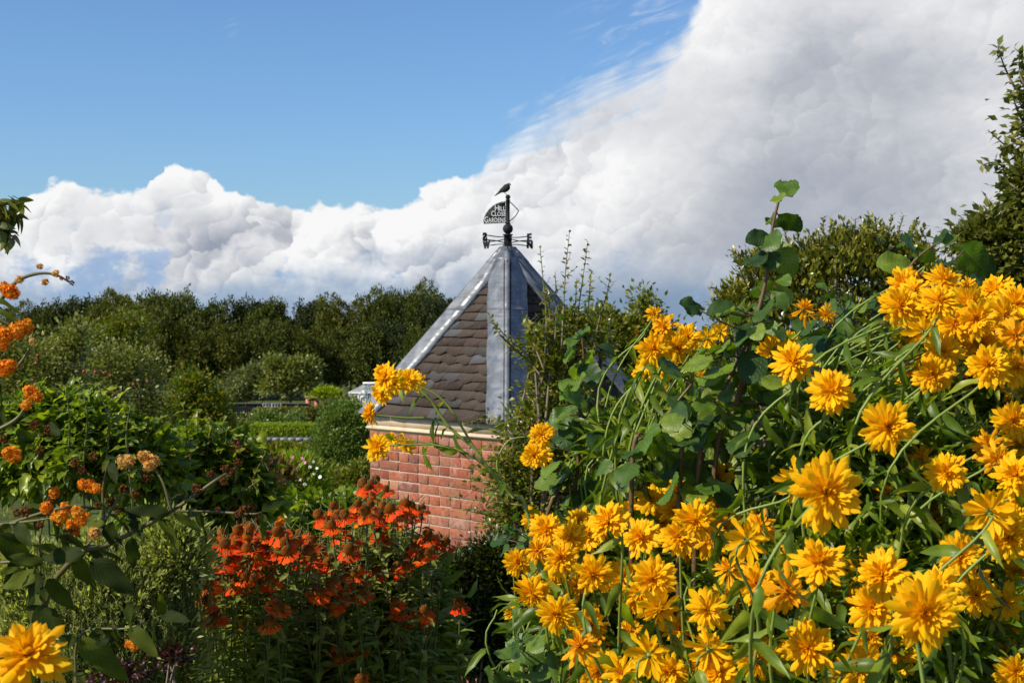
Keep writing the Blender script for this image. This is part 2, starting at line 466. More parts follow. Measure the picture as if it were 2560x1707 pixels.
M_bright = leafmat('bright foliage', [(.08, .15, .012), (.14, .22, .02), (.20, .26, .03)], 0.45, 0.5, 0.35, nscale=14)
M_lime = leafmat('lime foliage', [(.12, .20, .01), (.22, .30, .015)], 0.45, 0.5, 0.3, nscale=3)
M_dark = leafmat('dark glossy foliage', [(.018, .032, .010), (.035, .055, .014), (.06, .085, .02)], 0.2, 0.28, 0.6, nscale=20)
M_thorn = leafmat('thorn foliage', [(.045, .075, .012), (.085, .125, .02), (.14, .175, .03), (.18, .18, .045)], 0.35, 0.33, 0.5, nscale=20)
M_holly = leafmat('holly foliage', [(.04, .065, .012), (.075, .10, .018), (.12, .14, .025), (.28, .25, .06)], 0.25, 0.28, 0.6, nscale=10)
M_pear = leafmat('pear foliage', [(.045, .065, .018), (.08, .105, .028), (.13, .15, .045)], 0.3, 0.38, 0.5, nscale=10)
M_shrubg = leafmat('round shrub foliage', [(.05, .10, .03), (.09, .16, .05), (.14, .20, .08)], 0.3, 0.4, 0.45, nscale=8)
M_rose = leafmat('fine grey foliage', [(.13, .18, .08), (.20, .25, .13), (.28, .32, .20)], 0.45, 0.5, 0.35, nscale=20)
M_hel = leafmat('helenium foliage', [(.07, .12, .03), (.13, .19, .055), (.20, .25, .09)], 0.42, 0.42, 0.45, nscale=25)
M_rud = leafmat('coneflower foliage', [(.04, .085, .010), (.08, .145, .016), (.16, .22, .03)], 0.42, 0.42, 0.45, nscale=25)
M_haz = leafmat('hazel foliage', [(.016, .045, .015), (.028, .07, .018), (.055, .12, .022), (.12, .19, .03)], 0.38, 0.42, 0.45, nscale=18, veins=True)
M_bud = leafmat('buddleia foliage', [(.02, .038, .012), (.035, .06, .015), (.08, .12, .02)], 0.4, 0.6, 0.12, nscale=22, veins=True)
M_weig = leafmat('bright shrub foliage', [(.04, .075, .014), (.075, .13, .016), (.12, .19, .02), (.19, .25, .03)], 0.45, 0.36, 0.5, nscale=30)
M_purple = leafmat('purple foliage', [(.03, .008, .015), (.06, .015, .02), (.04, .02, .015)], 0.2, 0.4, 0.4)
M_dry = leafmat('dry foliage', [(.14, .10, .04), (.20, .15, .06), (.10, .08, .03)], 0.2, 0.7, 0.2)
M_grass = leafmat('grass', [(.07, .12, .015), (.12, .18, .02), (.18, .22, .04)], 0.4, 0.5, 0.3, nscale=3)


def petalmat(name, cols, tip, trans=0.35, rough=0.5, mid=None):
    m, t, b = mat(name, None, 0.62, 0.14)
    ge = t.new('ShaderNodeNewGeometry'); tc = t.new('ShaderNodeTexCoord'); oi = t.new('ShaderNodeObjectInfo')
    n = len(cols)
    r = t.m('FRACT', t.m('ADD', ge.outputs['Random Per Island'], oi.outputs['Random']))
    c = t.ramp(t.m('MULTIPLY', t.m('ADD', t.m('MULTIPLY', r, 0.55), t.m('MULTIPLY', oi.outputs['Random'], 0.45)), 1.0), [(i / (n - 1), col) for i, col in enumerate(cols)])
    sx = t.new('ShaderNodeSeparateXYZ'); t.l.new(tc.outputs['UV'], sx.inputs[0])
    st = t.m('SINE', t.m('MULTIPLY', sx.outputs[0], 31.0))
    c = t.mix(t.smooth(st, 0.1, 1.0, 0.0, 0.42), c, t.mix(1.0, c, (.92, .74, .5), 'MULTIPLY'))
    tf = t.m('MULTIPLY', t.smooth(sx.outputs[1], 0.80, 1.0), t.smooth(t.m('FRACT', t.m('MULTIPLY', r, 7.3)), 0.45, 1.0))
    c = t.mix(tf, c, tip)
    t.l.new(c, b.inputs['Base Color'])
    tr = t.new('ShaderNodeBsdfTranslucent'); t.l.new(c, tr.inputs[0])
    mx = t.new('ShaderNodeMixShader', i_0=trans); t.l.new(b.outputs[0], mx.inputs[1]); t.l.new(tr.outputs[0], mx.inputs[2])
    t.l.new(mx.outputs[0], t.n['Material Output'].inputs[0])
    return m


M_yel = petalmat('yellow petals', [(.92, .47, .003), (.95, .58, .005), (.93, .52, .003), (.97, .65, .010)], (.88, .38, .004))
M_amb = petalmat('amber petals', [(.88, .36, .004), (.90, .45, .005), (.90, .52, .006)], (.35, .07, .004))
M_wilt = petalmat('withered petals', [(.18, .05, .005), (.35, .11, .008), (.60, .22, .01)], (.08, .02, .004))
M_core = mat('flower centre', (.35, .13, .01), 0.8)[0]
M_hpet = petalmat('orange red petals', [(.74, .035, .003), (.84, .06, .003), (.88, .10, .004), (.90, .22, .007)], (.88, .34, .01))
m_, t_, b_ = mat('flower cone', None, 0.9, 0.1)
_tc = t_.new('ShaderNodeTexCoord'); _sx = t_.new('ShaderNodeSeparateXYZ'); t_.l.new(_tc.outputs['Object'], _sx.inputs[0])
_c = t_.ramp(t_.m('ADD', t_.m('MULTIPLY', _sx.outputs[2], 1.1), t_.m('MULTIPLY', t_.noise(_tc.outputs['Object'], 9, 2), 0.35)), [(0.0, (.42, .20, .01)), (.35, (.34, .11, .008)), (.7, (.16, .045, .008)), (1, (.20, .07, .01))])
t_.l.new(_c, b_.inputs['Base Color']); M_cone = m_
M_bpet = petalmat('orange florets', [(.86, .24, .01), (.90, .36, .02), (.92, .48, .05)], (.75, .14, .01))
M_bpale = petalmat('pale florets', [(.75, .50, .18), (.80, .42, .08), (.55, .50, .22)], (.8, .3, .05))
M_brown = leafmat('brown seed heads', [(.06, .025, .012), (.12, .05, .02), (.18, .08, .03)], 0.1, 0.8, 0.1)
M_white = mat('white petals', (.80, .80, .80), 0.6)[0]
M_pink = mat('pink petals', (.70, .20, .45), 0.6)[0]
M_mag = petalmat('crimson petals', [(.16, .015, .03), (.30, .04, .06)], (.3, .02, .04))


def stemmat(name, a, b2, sc=30):
    m, t, b = mat(name, None, 0.5, 0.4)
    tc = t.new('ShaderNodeTexCoord'); t.l.new(t.mix(t.noise(tc.outputs['Object'], sc, 3), a, b2), b.inputs['Base Color'])
    return m


M_stem = stemmat('green stems', (.13, .20, .03), (.24, .30, .06), 9)
M_stemd = stemmat('dull green stems', (.08, .11, .03), (.15, .15, .05))
M_stemr = stemmat('red brown stems', (.10, .035, .015), (.14, .10, .04), 14)
M_bark = stemmat('bark', (.05, .038, .025), (.11, .085, .06), 8)
M_twig = stemmat('twigs', (.10, .07, .04), (.18, .14, .09), 12)


# ------------------------------------------------------------------ foliage generators
def crown(mb, blobs, n_cl, per, clr, size, tm, droop=0.2, shell=0.55, flat=0.7, up=0.4, jit=0.35, inner=0.0, seed=None, wid=1.0):
    """clumps of leaves spread through ellipsoids [(centre, radii, weight)]"""
    tot = sum(b[2] if len(b) > 2 else 1 for b in blobs)
    for b in blobs:
        c, r = np.asarray(b[0], float), np.asarray(b[1], float)
        w = (b[2] if len(b) > 2 else 1) / tot; n = max(3, int(n_cl * w))
        d = rdir(n); d[:, 2] = np.where(d[:, 2] < -0.55, -d[:, 2], d[:, 2])
        rr = shell + (1 - shell) * rng.random((n, 1)) ** 0.6
        rr *= 1 + 0.16 * np.sin(d[:, :1] * 5 + c[0] * 3) * np.cos(d[:, 2:3] * 6 + c[2])
        C = c + d * r * rr
        out = norm(d / r)
        ns = rng.integers(int(per * 0.5), int(per * 1.5) + 1, n)
        idx = np.repeat(np.arange(n), ns); m = len(idx)
        cs = clr * (0.6 + 0.8 * rng.random(n))
        o = rng.normal(size=(m, 3)) * cs[idx, None] * np.array([1, 1, flat]) * 0.6
        L = C[idx] + o
        ax = norm(norm(o) * 0.6 + out[idx] * 0.7 + rdir(m) * 0.6 + np.array([0, 0, up - droop]))
        nr = norm(np.array([0, 0, 1.0]) * 0.8 + out[idx] * 0.5 + rdir(m) * 0.75)
        sz = size * (1 - jit + 2 * jit * rng.random(m))
        mb.inst(tm, frames(ax, nr, sz, wid), L)
        if inner:
            mm = int(n * per * inner)
            di = rdir(mm); Li = c + di * r * (rng.random((mm, 1)) ** (1 / 3)) * shell * 1.15
            mb.inst(tm, frames(rdir(mm), rdir(mm), size * 1.5, wid), Li)


def stem_leaves(mb, pts, tm, size, step, start=0.1, opp=True, spread=0.9, droop=0.25, taper=0.5, stalk=0.0, toward=None):
    """pairs of leaves along a polyline"""
    pts = np.asarray(pts, float); seg = np.linalg.norm(np.diff(pts, axis=0), axis=1); L = np.concatenate([[0], np.cumsum(seg)])
    n = max(2, int(L[-1] * (1 - start) / step)); u = np.linspace(start, 1, n) * L[-1]
    pos = np.stack([np.interp(u, L, pts[:, k]) for k in range(3)], 1)
    tg = norm(np.stack([np.interp(np.minimum(u + step * .5, L[-1]), L, pts[:, k]) for k in range(3)], 1) - np.stack([np.interp(np.maximum(u - step * .5, 0), L, pts[:, k]) for k in range(3)], 1))
    ang = np.arange(n) * (math.pi / 2 if opp else 2.4) + rng.random() * 6 + rng.normal(size=n) * 0.35
    ref = norm(np.cross(tg, np.array([0.3, 1, 0.2]))); ref2 = np.cross(tg, ref)
    for k in range(2 if opp else 1):
        a = ang + k * math.pi
        sd = ref * np.cos(a)[:, None] + ref2 * np.sin(a)[:, None]
        ax = norm(tg * (1 - spread * 0.6) + sd * spread + np.array([0, 0, -droop]) + rdir(n) * 0.2)
        nr = norm(tg * 0.6 + np.array([0, 0, 0.7]) + rdir(n) * 0.3 + (0 if toward is None else np.asarray(toward)))
        t = np.linspace(0, 1, n); sz = size * (1 - taper * t) * (0.75 + 0.5 * rng.random(n))
        mb.inst(tm, frames(ax, nr, sz), pos + sd * stalk)


def branches(mb, base, tips, r0=0.03, r1=0.004, wob=0.08, sides=5, mid=0.45):
    base = np.asarray(base, float)
    for tp in tips:
        tp = np.asarray(tp, float); L = np.linalg.norm(tp - base)
        m1 = base + (tp - base) * mid * 0.5 + rng.normal(size=3) * wob * L * 0.5 + np.array([0, 0, L * 0.08])
        m2 = base + (tp - base) * (0.5 + mid * 0.4) + rng.normal(size=3) * wob * L * 0.5
        c = bez([base, m1, m2, tp], 12)
        mb.tube(c, np.linspace(r0, r1, len(c)), sides)


# ------------------------------------------------------------------ terrain
def terrain():
    xs = np.concatenate([[-2500, -900, -400], np.linspace(-160, 160, 81), [400, 900, 2500]])
    ys = np.concatenate([[-30, -5], np.linspace(0, 60, 61), np.linspace(64, 260, 50), [300, 400, 700, 1500, 4000]])
    X, Y = np.meshgrid(xs, ys)
    Z = np.interp(Y, GY, GZ) + 0.04 * np.sin(X * 0.9 + Y * 0.3) * np.clip(Y / 10, 0, 1)
    V = np.stack([X, Y, Z], -1).reshape(-1, 3); nx = len(xs)
    i = np.arange(len(ys) - 1)[:, None] * nx; j = np.arange(nx - 1)[None]
    q = np.stack([i + j, i + j + 1, i + nx + 1 + j, i + nx + j], -1).reshape(-1, 4)
    m, t, b = mat('garden ground', None, 0.95, 0.1)
    tc = t.new('ShaderNodeTexCoord'); n1 = t.noise(tc.outputs['Object'], 0.35, 5); n2 = t.noise(tc.outputs['Object'], 6, 6)
    c = t.mix(t.smooth(n1, 0.4, 0.6), (.075, .11, .02), (.11, .14, .03)); c = t.mix(t.smooth(n2, 0.35, 0.7), c, (.05, .045, .02))
    t.l.new(c, b.inputs['Base Color'])
    bp = t.new('ShaderNodeBump', i_Strength=0.8, i_Distance=0.05); t.l.new(n2, bp.inputs['Height']); t.l.new(bp.outputs[0], b.inputs['Normal'])
    o = MB().add(V, [q]).build('ground', m, smooth=True); tag(o, kind='structure')


terrain()


def meadow():
    """grass and low weeds covering the slope"""
    mb = MB(); n = 70000
    y = 7 + 90 * rng.random(n) ** 1.9; x = rng.normal(size=n) * 0.26 * y - 0.04 * y
    z = np.interp(y, GY, GZ)
    ax = norm(rng.normal(size=(n, 3)) * 0.35 + np.array([0, 0, 1]))
    sz = (0.05 + 0.13 * rng.random(n) ** 2) * (0.6 + y / 30) * (0.8 + 0.5 * np.sin(x * 1.7 + y) * np.sin(y * .8))
    mb.inst(LEAF_N, frames(ax, rdir(n), sz, 0.9), np.stack([x, y, z], 1))
    tag(mb.build('grass', M_grass), 'green grass and low weeds on the sloping garden', 'grass', kind='stuff')


meadow()

# ------------------------------------------------------------------ summerhouse
CX, CY = -0.035, 11.39
HD = 1.09                    # half diagonal of the walls
WT = 0.70                    # top of the brickwork
EV = 0.842                   # eaves
RD = 1.13                   # half diagonal of the roof
TOPZ = 2.148
base_z = G(CY) - 0.05


def brick_material():
    m, t, b = mat('red brick', None, 0.85, 0.2)
    ge = t.new('ShaderNodeNewGeometry'); tc = t.new('ShaderNodeTexCoord')
    c = t.ramp(ge.outputs['Random Per Island'], [(0, (.26, .065, .04)), (.25, (.40, .125, .065)), (.5, (.33, .10, .052)), (.7, (.44, .18, .105)), (.88, (.20, .07, .05)), (1, (.42, .21, .15))])
    n1 = t.noise(tc.outputs['Object'], 14, 6, 0.65); n2 = t.noise(tc.outputs['Object'], 90, 4, 0.7); n3 = t.noise(tc.outputs['Object'], 38, 5, 0.6)
    c = t.mix(t.smooth(n1, 0.48, 0.70, 0, 0.5), c, (.50, .33, .26))
    c = t.mix(t.smooth(n3, 0.52, 0.66, 0, 0.65), c, (.14, .055, .04))
    n4 = t.noise(tc.outputs['Object'], 3.2, 5, 0.6)
    c = t.mix(t.smooth(n4, 0.42, 0.68, 0, 0.42), c, (.16, .085, .06))
    c = t.mix(t.smooth(n2, 0.60, 0.72, 0, 0.8), c, (.11, .055, .04))
    t.l.new(c, b.inputs['Base Color'])
    bp = t.new('ShaderNodeBump', i_Strength=0.9, i_Distance=0.004); t.l.new(t.m('ADD', n2, t.m('MULTIPLY', n3, 1.5)), bp.inputs['Height']); t.l.new(bp.outputs[0], b.inputs['Normal'])
    return m


M_brick = brick_material()
m_, t_, b_ = mat('mortar', None, 0.95, 0.1)
_tc = t_.new('ShaderNodeTexCoord'); _n = t_.noise(_tc.outputs['Object'], 45, 6, 0.7)
t_.l.new(t_.mix(_n, (.26, .19, .14), (.52, .40, .31)), b_.inputs['Base Color']); M_mortar = m_
_bp = t_.new('ShaderNodeBump', i_Strength=1.0, i_Distance=0.004); t_.l.new(_n, _bp.inputs['Height']); t_.l.new(_bp.outputs[0], b_.inputs['Normal'])


def bevel_brick():
    # unit half-size box with chamfered outer (-Y) face
    e = 0.014; g = 0.03
    v = [[-1, 1, -1], [1, 1, -1], [1, 1, 1], [-1, 1, 1], [-1, -.94, -1], [1, -.94, -1], [1, -.94, 1], [-1, -.94, 1], [-1 + e, -1, -1 + g * 1.6], [1 - e, -1, -1 + g * 1.6], [1 - e, -1, 1 - g * 1.6], [-1 + e, -1, 1 - g * 1.6]]
    f = [[0, 4, 5, 1], [1, 5, 6, 2], [2, 6, 7, 3], [3, 7, 4, 0], [4, 8, 9, 5], [5, 9, 10, 6], [6, 10, 11, 7], [7, 11, 8, 4], [8, 11, 10, 9]]
    return np.array(v, float), [np.array(f)], np.zeros((12, 2))


BR = bevel_brick()


def wall_bricks(mb, o, ux, nrm, L, z0, z1, course=0.075, deep=0.03):
    """bricks on one wall: o start corner, ux along, nrm outward"""
    nc = int((z1 - z0) / course); R = np.stack([ux, -nrm, np.array([0, 0, 1.0])], 1)
    for k in range(nc):
        zc = z1 - (k + 0.5) * course
        pat = 'h' if k % 4 == 2 else 's'
        x = -0.05 if k % 2 else 0.0; first = True
        while x < L - 0.01:
            w = 0.232 if pat == 's' else 0.118
            if rng.random() < 0.13: w = 0.118
            if first and k % 2: w = 0.17 if pat == 's' else 0.06 + .1
            first = False
            a = max(x, 0); b = min(x + w, L)
            if L - b < 0.05: b = L
            if b - a > 0.02:
                hw = (b - a) / 2 - 0.0055; hh = course / 2 - 0.0055 + rng.normal() * 0.0006
                cpt = o + ux * (a + b) / 2 + nrm * (-deep / 2 + 0.0035 + rng.normal() * 0.0016) + np.array([0, 0, zc + rng.normal() * 0.0014])
                mb.inst(BR, (R * np.array([hw, deep / 2, hh]))[None], cpt[None])
            x = b if b == L else x + w
            if b == L: break


def summerhouse():
    c = np.array([CX, CY, 0])
    root = thing('brick_summerhouse', 'small square red brick garden house with pointed tiled roof and lead hips', 'garden house', (CX, CY, base_z))
    cor = [c + np.array(v) * HD for v in ([-1, 0, 0], [0, -1, 0], [1, 0, 0], [0, 1, 0])]
    bm = MB(); mm = MB()
    for k in range(4):
        a, b = cor[k], cor[(k + 1) % 4]; ux = norm(b - a); L = np.linalg.norm(b - a); nr = np.array([ux[1], -ux[0], 0])
        wall_bricks(bm, a + 0 * nr, ux, nr, L, base_z, WT)
    s = (HD * math.sqrt(2)) / 2 - 0.004
    R = np.array([[math.cos(math.pi / 4), -math.sin(math.pi / 4), 0], [math.sin(math.pi / 4), math.cos(math.pi / 4), 0], [0, 0, 1]])
    mm.box((CX, CY, (base_z + WT) / 2), (s, s, (WT - base_z) / 2), R)
    w = mm.build('wall', M_mortar, root); w['label'] = 'red brick wall with pale mortar joints'
    bw = bm.build('brickwork', M_brick, w) if False else bm.build('brickwork', M_brick, root)
    # fascia and moulding
    m, t, b = mat('cream paint', None, 0.5, 0.4)
    tc = t.new('ShaderNodeTexCoord'); t.l.new(t.mix(t.smooth(t.noise(tc.outputs['Object'], 12, 5), 0.4, 0.8), (.66, .52, .37), (.54, .40, .27)), b.inputs['Base Color'])
    for nm, rr, z0, z1 in (('fascia', s + 0.012, WT + 0.045, EV - 0.012), ('cornice', s + 0.020, WT - 0.002, WT + 0.045)):
        fb = MB()
        if nm == 'fascia': fb.box((CX, CY, (z0 + z1) / 2), (rr, rr, (z1 - z0) / 2), R)
        else:
            d = rr * math.sqrt(2)
            fb.lathe([(d - .012, z0), (d - .012, z0 + .010), (d + .004, z0 + .014), (d + .010, z0 + .024), (d + .004, z0 + .034), (d - .016, z0 + .040), (d - .016, z1)], (CX, CY, 0), 4, 0.0)
        fb.build(nm, m, root)
    # roof core
    apexz = EV + RD / 0.862
    rc = MB(); rc.add([[CX - RD, CY, EV], [CX, CY - RD, EV], [CX + RD, CY, EV], [CX, CY + RD, EV], [CX, CY, apexz]], [np.array([[0, 1, 4], [1, 2, 4], [2, 3, 4], [3, 0, 4]]), np.array([[3, 2, 1, 0]])])
    mcore = mat('roof boarding', (.05, .04, .035), 0.9)[0]
    roof = rc.build('roof', mcore, root); roof['label'] = 'steep pyramid roof'
    # tiles
    tb = MB(); lead = MB(); H = apexz - EV; hs = RD / math.sqrt(2)
    Ls = math.hypot(hs, H); g = 0.076; rows = int(Ls / g)
    for k in range(4):
        a4 = [np.array([CX - RD, CY, EV]), np.array([CX, CY - RD, EV]), np.array([CX + RD, CY, EV]), np.array([CX, CY + RD, EV])]
        A, B = a4[k], a4[(k + 1) % 4]; mid = (A + B) / 2; ux = norm(B - A); ap = np.array([CX, CY, apexz]); us = norm(ap - mid); nr = np.cross(ux, us)
        if nr[2] < 0: nr = -nr

        def pt(x, s_, h_): return mid + ux * x + us * s_ + nr * h_
        for r in range(rows):
            s0 = r * g - 0.03 if r == 0 else r * g; hw = hs * (1 - max(s0, 0) / Ls) - 0.10
            if hw < 0.03: break
            x = -hw - 0.165 * rng.random(); tw = 0.165
            orn = 2 <= r <= 7
            while x < hw:
                x0, x1 = max(x + .0015, -hw), min(x + tw - .0015, hw)
                if x1 - x0 > 0.012:
                    lift = 0.028 + rng.normal() * 0.0035; sk = rng.normal() * 0.004; ns = 7 if orn else 1
                    xs = np.linspace(x0, x1, ns + 1); tt = (xs - x) / tw
                    dz = (0.014 * np.sin(tt * 2 * math.pi + rng.random()) - 0.004 if orn and rng.random() < .6 else 0 * xs)
                    so_ = s0 + dz + sk * (tt - 0.5) * 2 + rng.normal() * 0.0015
                    top_s = s0 + g + 0.035
                    lo_t = [pt(xx, ss, lift) for xx, ss in zip(xs, so_)]; lo_b = [pt(xx, ss, lift - 0.011) for xx, ss in zip(xs, so_)]
                    n_ = ns + 1
                    hi = [pt(xx, top_s, 0.006) for xx in xs]
                    V = lo_t + lo_b + hi; fs = []
                    for q in range(ns):
                        fs.append([q, q + 1, 2 * n_ + q + 1, 2 * n_ + q]); fs.append([n_ + q, n_ + q + 1, q + 1, q])
                    fs.append([0, 2 * n_, n_, n_]) if False else None
                    tb.add(V, [np.array(fs), np.array([[0, 2 * n_, n_], [n_ - 1, n_ + n_ - 1, 3 * n_ - 1]])])
                x += tw
        # lead flashing strips beside both hips
        for sd in (-1, 1):
            for (sa, sb, hh) in ((-0.022, 0.625, 0.038), (0.60, 0.905, 0.042), (0.895, 1.0, 0.032)):
                ts = np.linspace(sa * 1.0, sb, 26 if sb < .7 else 12); V = []
                for tv in ts:
                    s_ = tv * Ls; hw = hs * (1 - tv); wi = min(0.185 + 0.006 * math.sin(tv * 23 + k) + rng.normal() * 0.0012, max(hw, 0.002) * 0.999 if hw < 0.185 else 9)
                    wv = 0.0016 * math.sin(tv * 95 + k * 2)
                    V += [pt(sd * hw, s_, hh + 0.006), pt(sd * (hw - wi * .5), s_, hh + wv), pt(sd * (hw - wi), s_, hh - 0.002 + wv), pt(sd * (hw - wi), s_, hh - 0.030)]
                n = len(ts); fs = []
                for i in range(n - 1):
                    for j in range(3):
                        q = [i * 4 + j, i * 4 + j + 1, i * 4 + 5 + j, i * 4 + 4 + j]; fs.append(q if sd < 0 else q[::-1])
                ed = [[0, 1, 2, 3]]
                lead.add(V, [np.array(fs), np.array(ed)])
    # hip rolls
    roll = MB()
    for k in range(4):
        d = np.array([[-1, 0], [0, -1], [1, 0], [0, 1]][k], float)
        e0 = np.array([CX + d[0] * (RD + .02), CY + d[1] * (RD + .02), EV - 0.02]); e1 = np.array([CX, CY, apexz])
        up = norm(np.array([-d[0] * -1 * H, -d[1] * -1 * H, RD]))
        for (a, b_, rr) in ((0, .62, .024), (.60, .90, .0265), (.89, .955, .029)):
            p0 = e0 + (e1 - e0) * a + up * 0.018; p1 = e0 + (e1 - e0) * b_ + up * 0.018
            roll.tube([p0 + (p1 - p0) * q for q in np.linspace(0, 1, 8)], rr, 12)
    cap = MB(); cap.lathe([(.176, TOPZ - .125), (.128, TOPZ - .072), (.088, TOPZ - .034), (.074, TOPZ - 0.010), (.064, TOPZ), (.02, TOPZ + .004)], (CX, CY, 0.0), 4, 0.0)
    m, t, b = mat('weathered tiles', None, 0.75, 0.3)
    ge = t.new('ShaderNodeNewGeometry'); tc = t.new('ShaderNodeTexCoord')
    c_ = t.ramp(ge.outputs['Random Per Island'], [(0, (.022, .013, .010)), (.3, (.045, .028, .020)), (.55, (.058, .041, .031)), (.8, (.034, .030, .027)), (.97, (.080, .080, .086))])
    n1 = t.noise(tc.outputs['Object'], 30, 6, .7)
    c_ = t.mix(t.smooth(n1, .45, .75, 0, .6), c_, (.095, .065, .048)); c_ = t.mix(t.smooth(t.noise(tc.outputs['Object'], 70, 4), .68, .76, 0, .5), c_, (.30, .27, .20))
    t.l.new(c_, b.inputs['Base Color']); bp = t.new('ShaderNodeBump', i_Strength=.6, i_Distance=.003); t.l.new(n1, bp.inputs['Height']); t.l.new(bp.outputs[0], b.inputs['Normal'])
    tb.build('roof_tiles', m, root)
    m, t, b = mat('lead', None, 0.42, 0.5, 0.15)
    tc = t.new('ShaderNodeTexCoord'); n1 = t.noise(tc.outputs['Object'], 9, 5, .6)
    sxx = t.new('ShaderNodeMapping'); sxx.inputs['Scale'].default_value = (2, 2, 22); t.l.new(tc.outputs['Object'], sxx.inputs[0]); n2 = t.noise(sxx.outputs[0], 1.6, 3, .5)
    t.l.new(t.mix(t.smooth(n1, .35, .7), (.11, .12, .14), (.21, .22, .245)), b.inputs['Base Color']); t.l.new(t.smooth(n2, .3, .7, .30, .58), b.inputs['Roughness'])
    bp = t.new('ShaderNodeBump', i_Strength=.3, i_Distance=.012); t.l.new(n2, bp.inputs['Height']); t.l.new(bp.outputs[0], b.inputs['Normal'])
    lead.build('lead_flashing', m, root, smooth=True); roll.build('hip_roll', m, root, smooth=True); cap.build('lead_cap', m, root)


summerhouse()


# ------------------------------------------------------------------ weather vane
def text_mesh(txt, h, ext, off=0.0, mirror=False):
    cu = bpy.data.curves.new('lettering', 'FONT'); cu.body = txt; cu.size = h / 0.72; cu.space_character = 1.06; cu.extrude = ext; cu.offset = off; cu.resolution_u = 3
    ob = bpy.data.objects.new('lettering', cu); COL.objects.link(ob)
    bpy.context.view_layer.update()
    dg = bpy.context.evaluated_depsgraph_get(); me = ob.evaluated_get(dg).to_mesh()
    V = np.array([v.co[:] for v in me.vertices]); Fs = [list(p.vertices) for p in me.polygons]
    ob.evaluated_get(dg).to_mesh_clear(); bpy.data.objects.remove(ob); bpy.data.curves.remove(cu)
    V[:, 0] -= V[:, 0].min(); return V, Fs


def add_faces(mb, V, Fs):
    d = {}
    for f in Fs: d.setdefault(len(f), []).append(f)
    mb.add(V, [np.array(x) for x in d.values()])


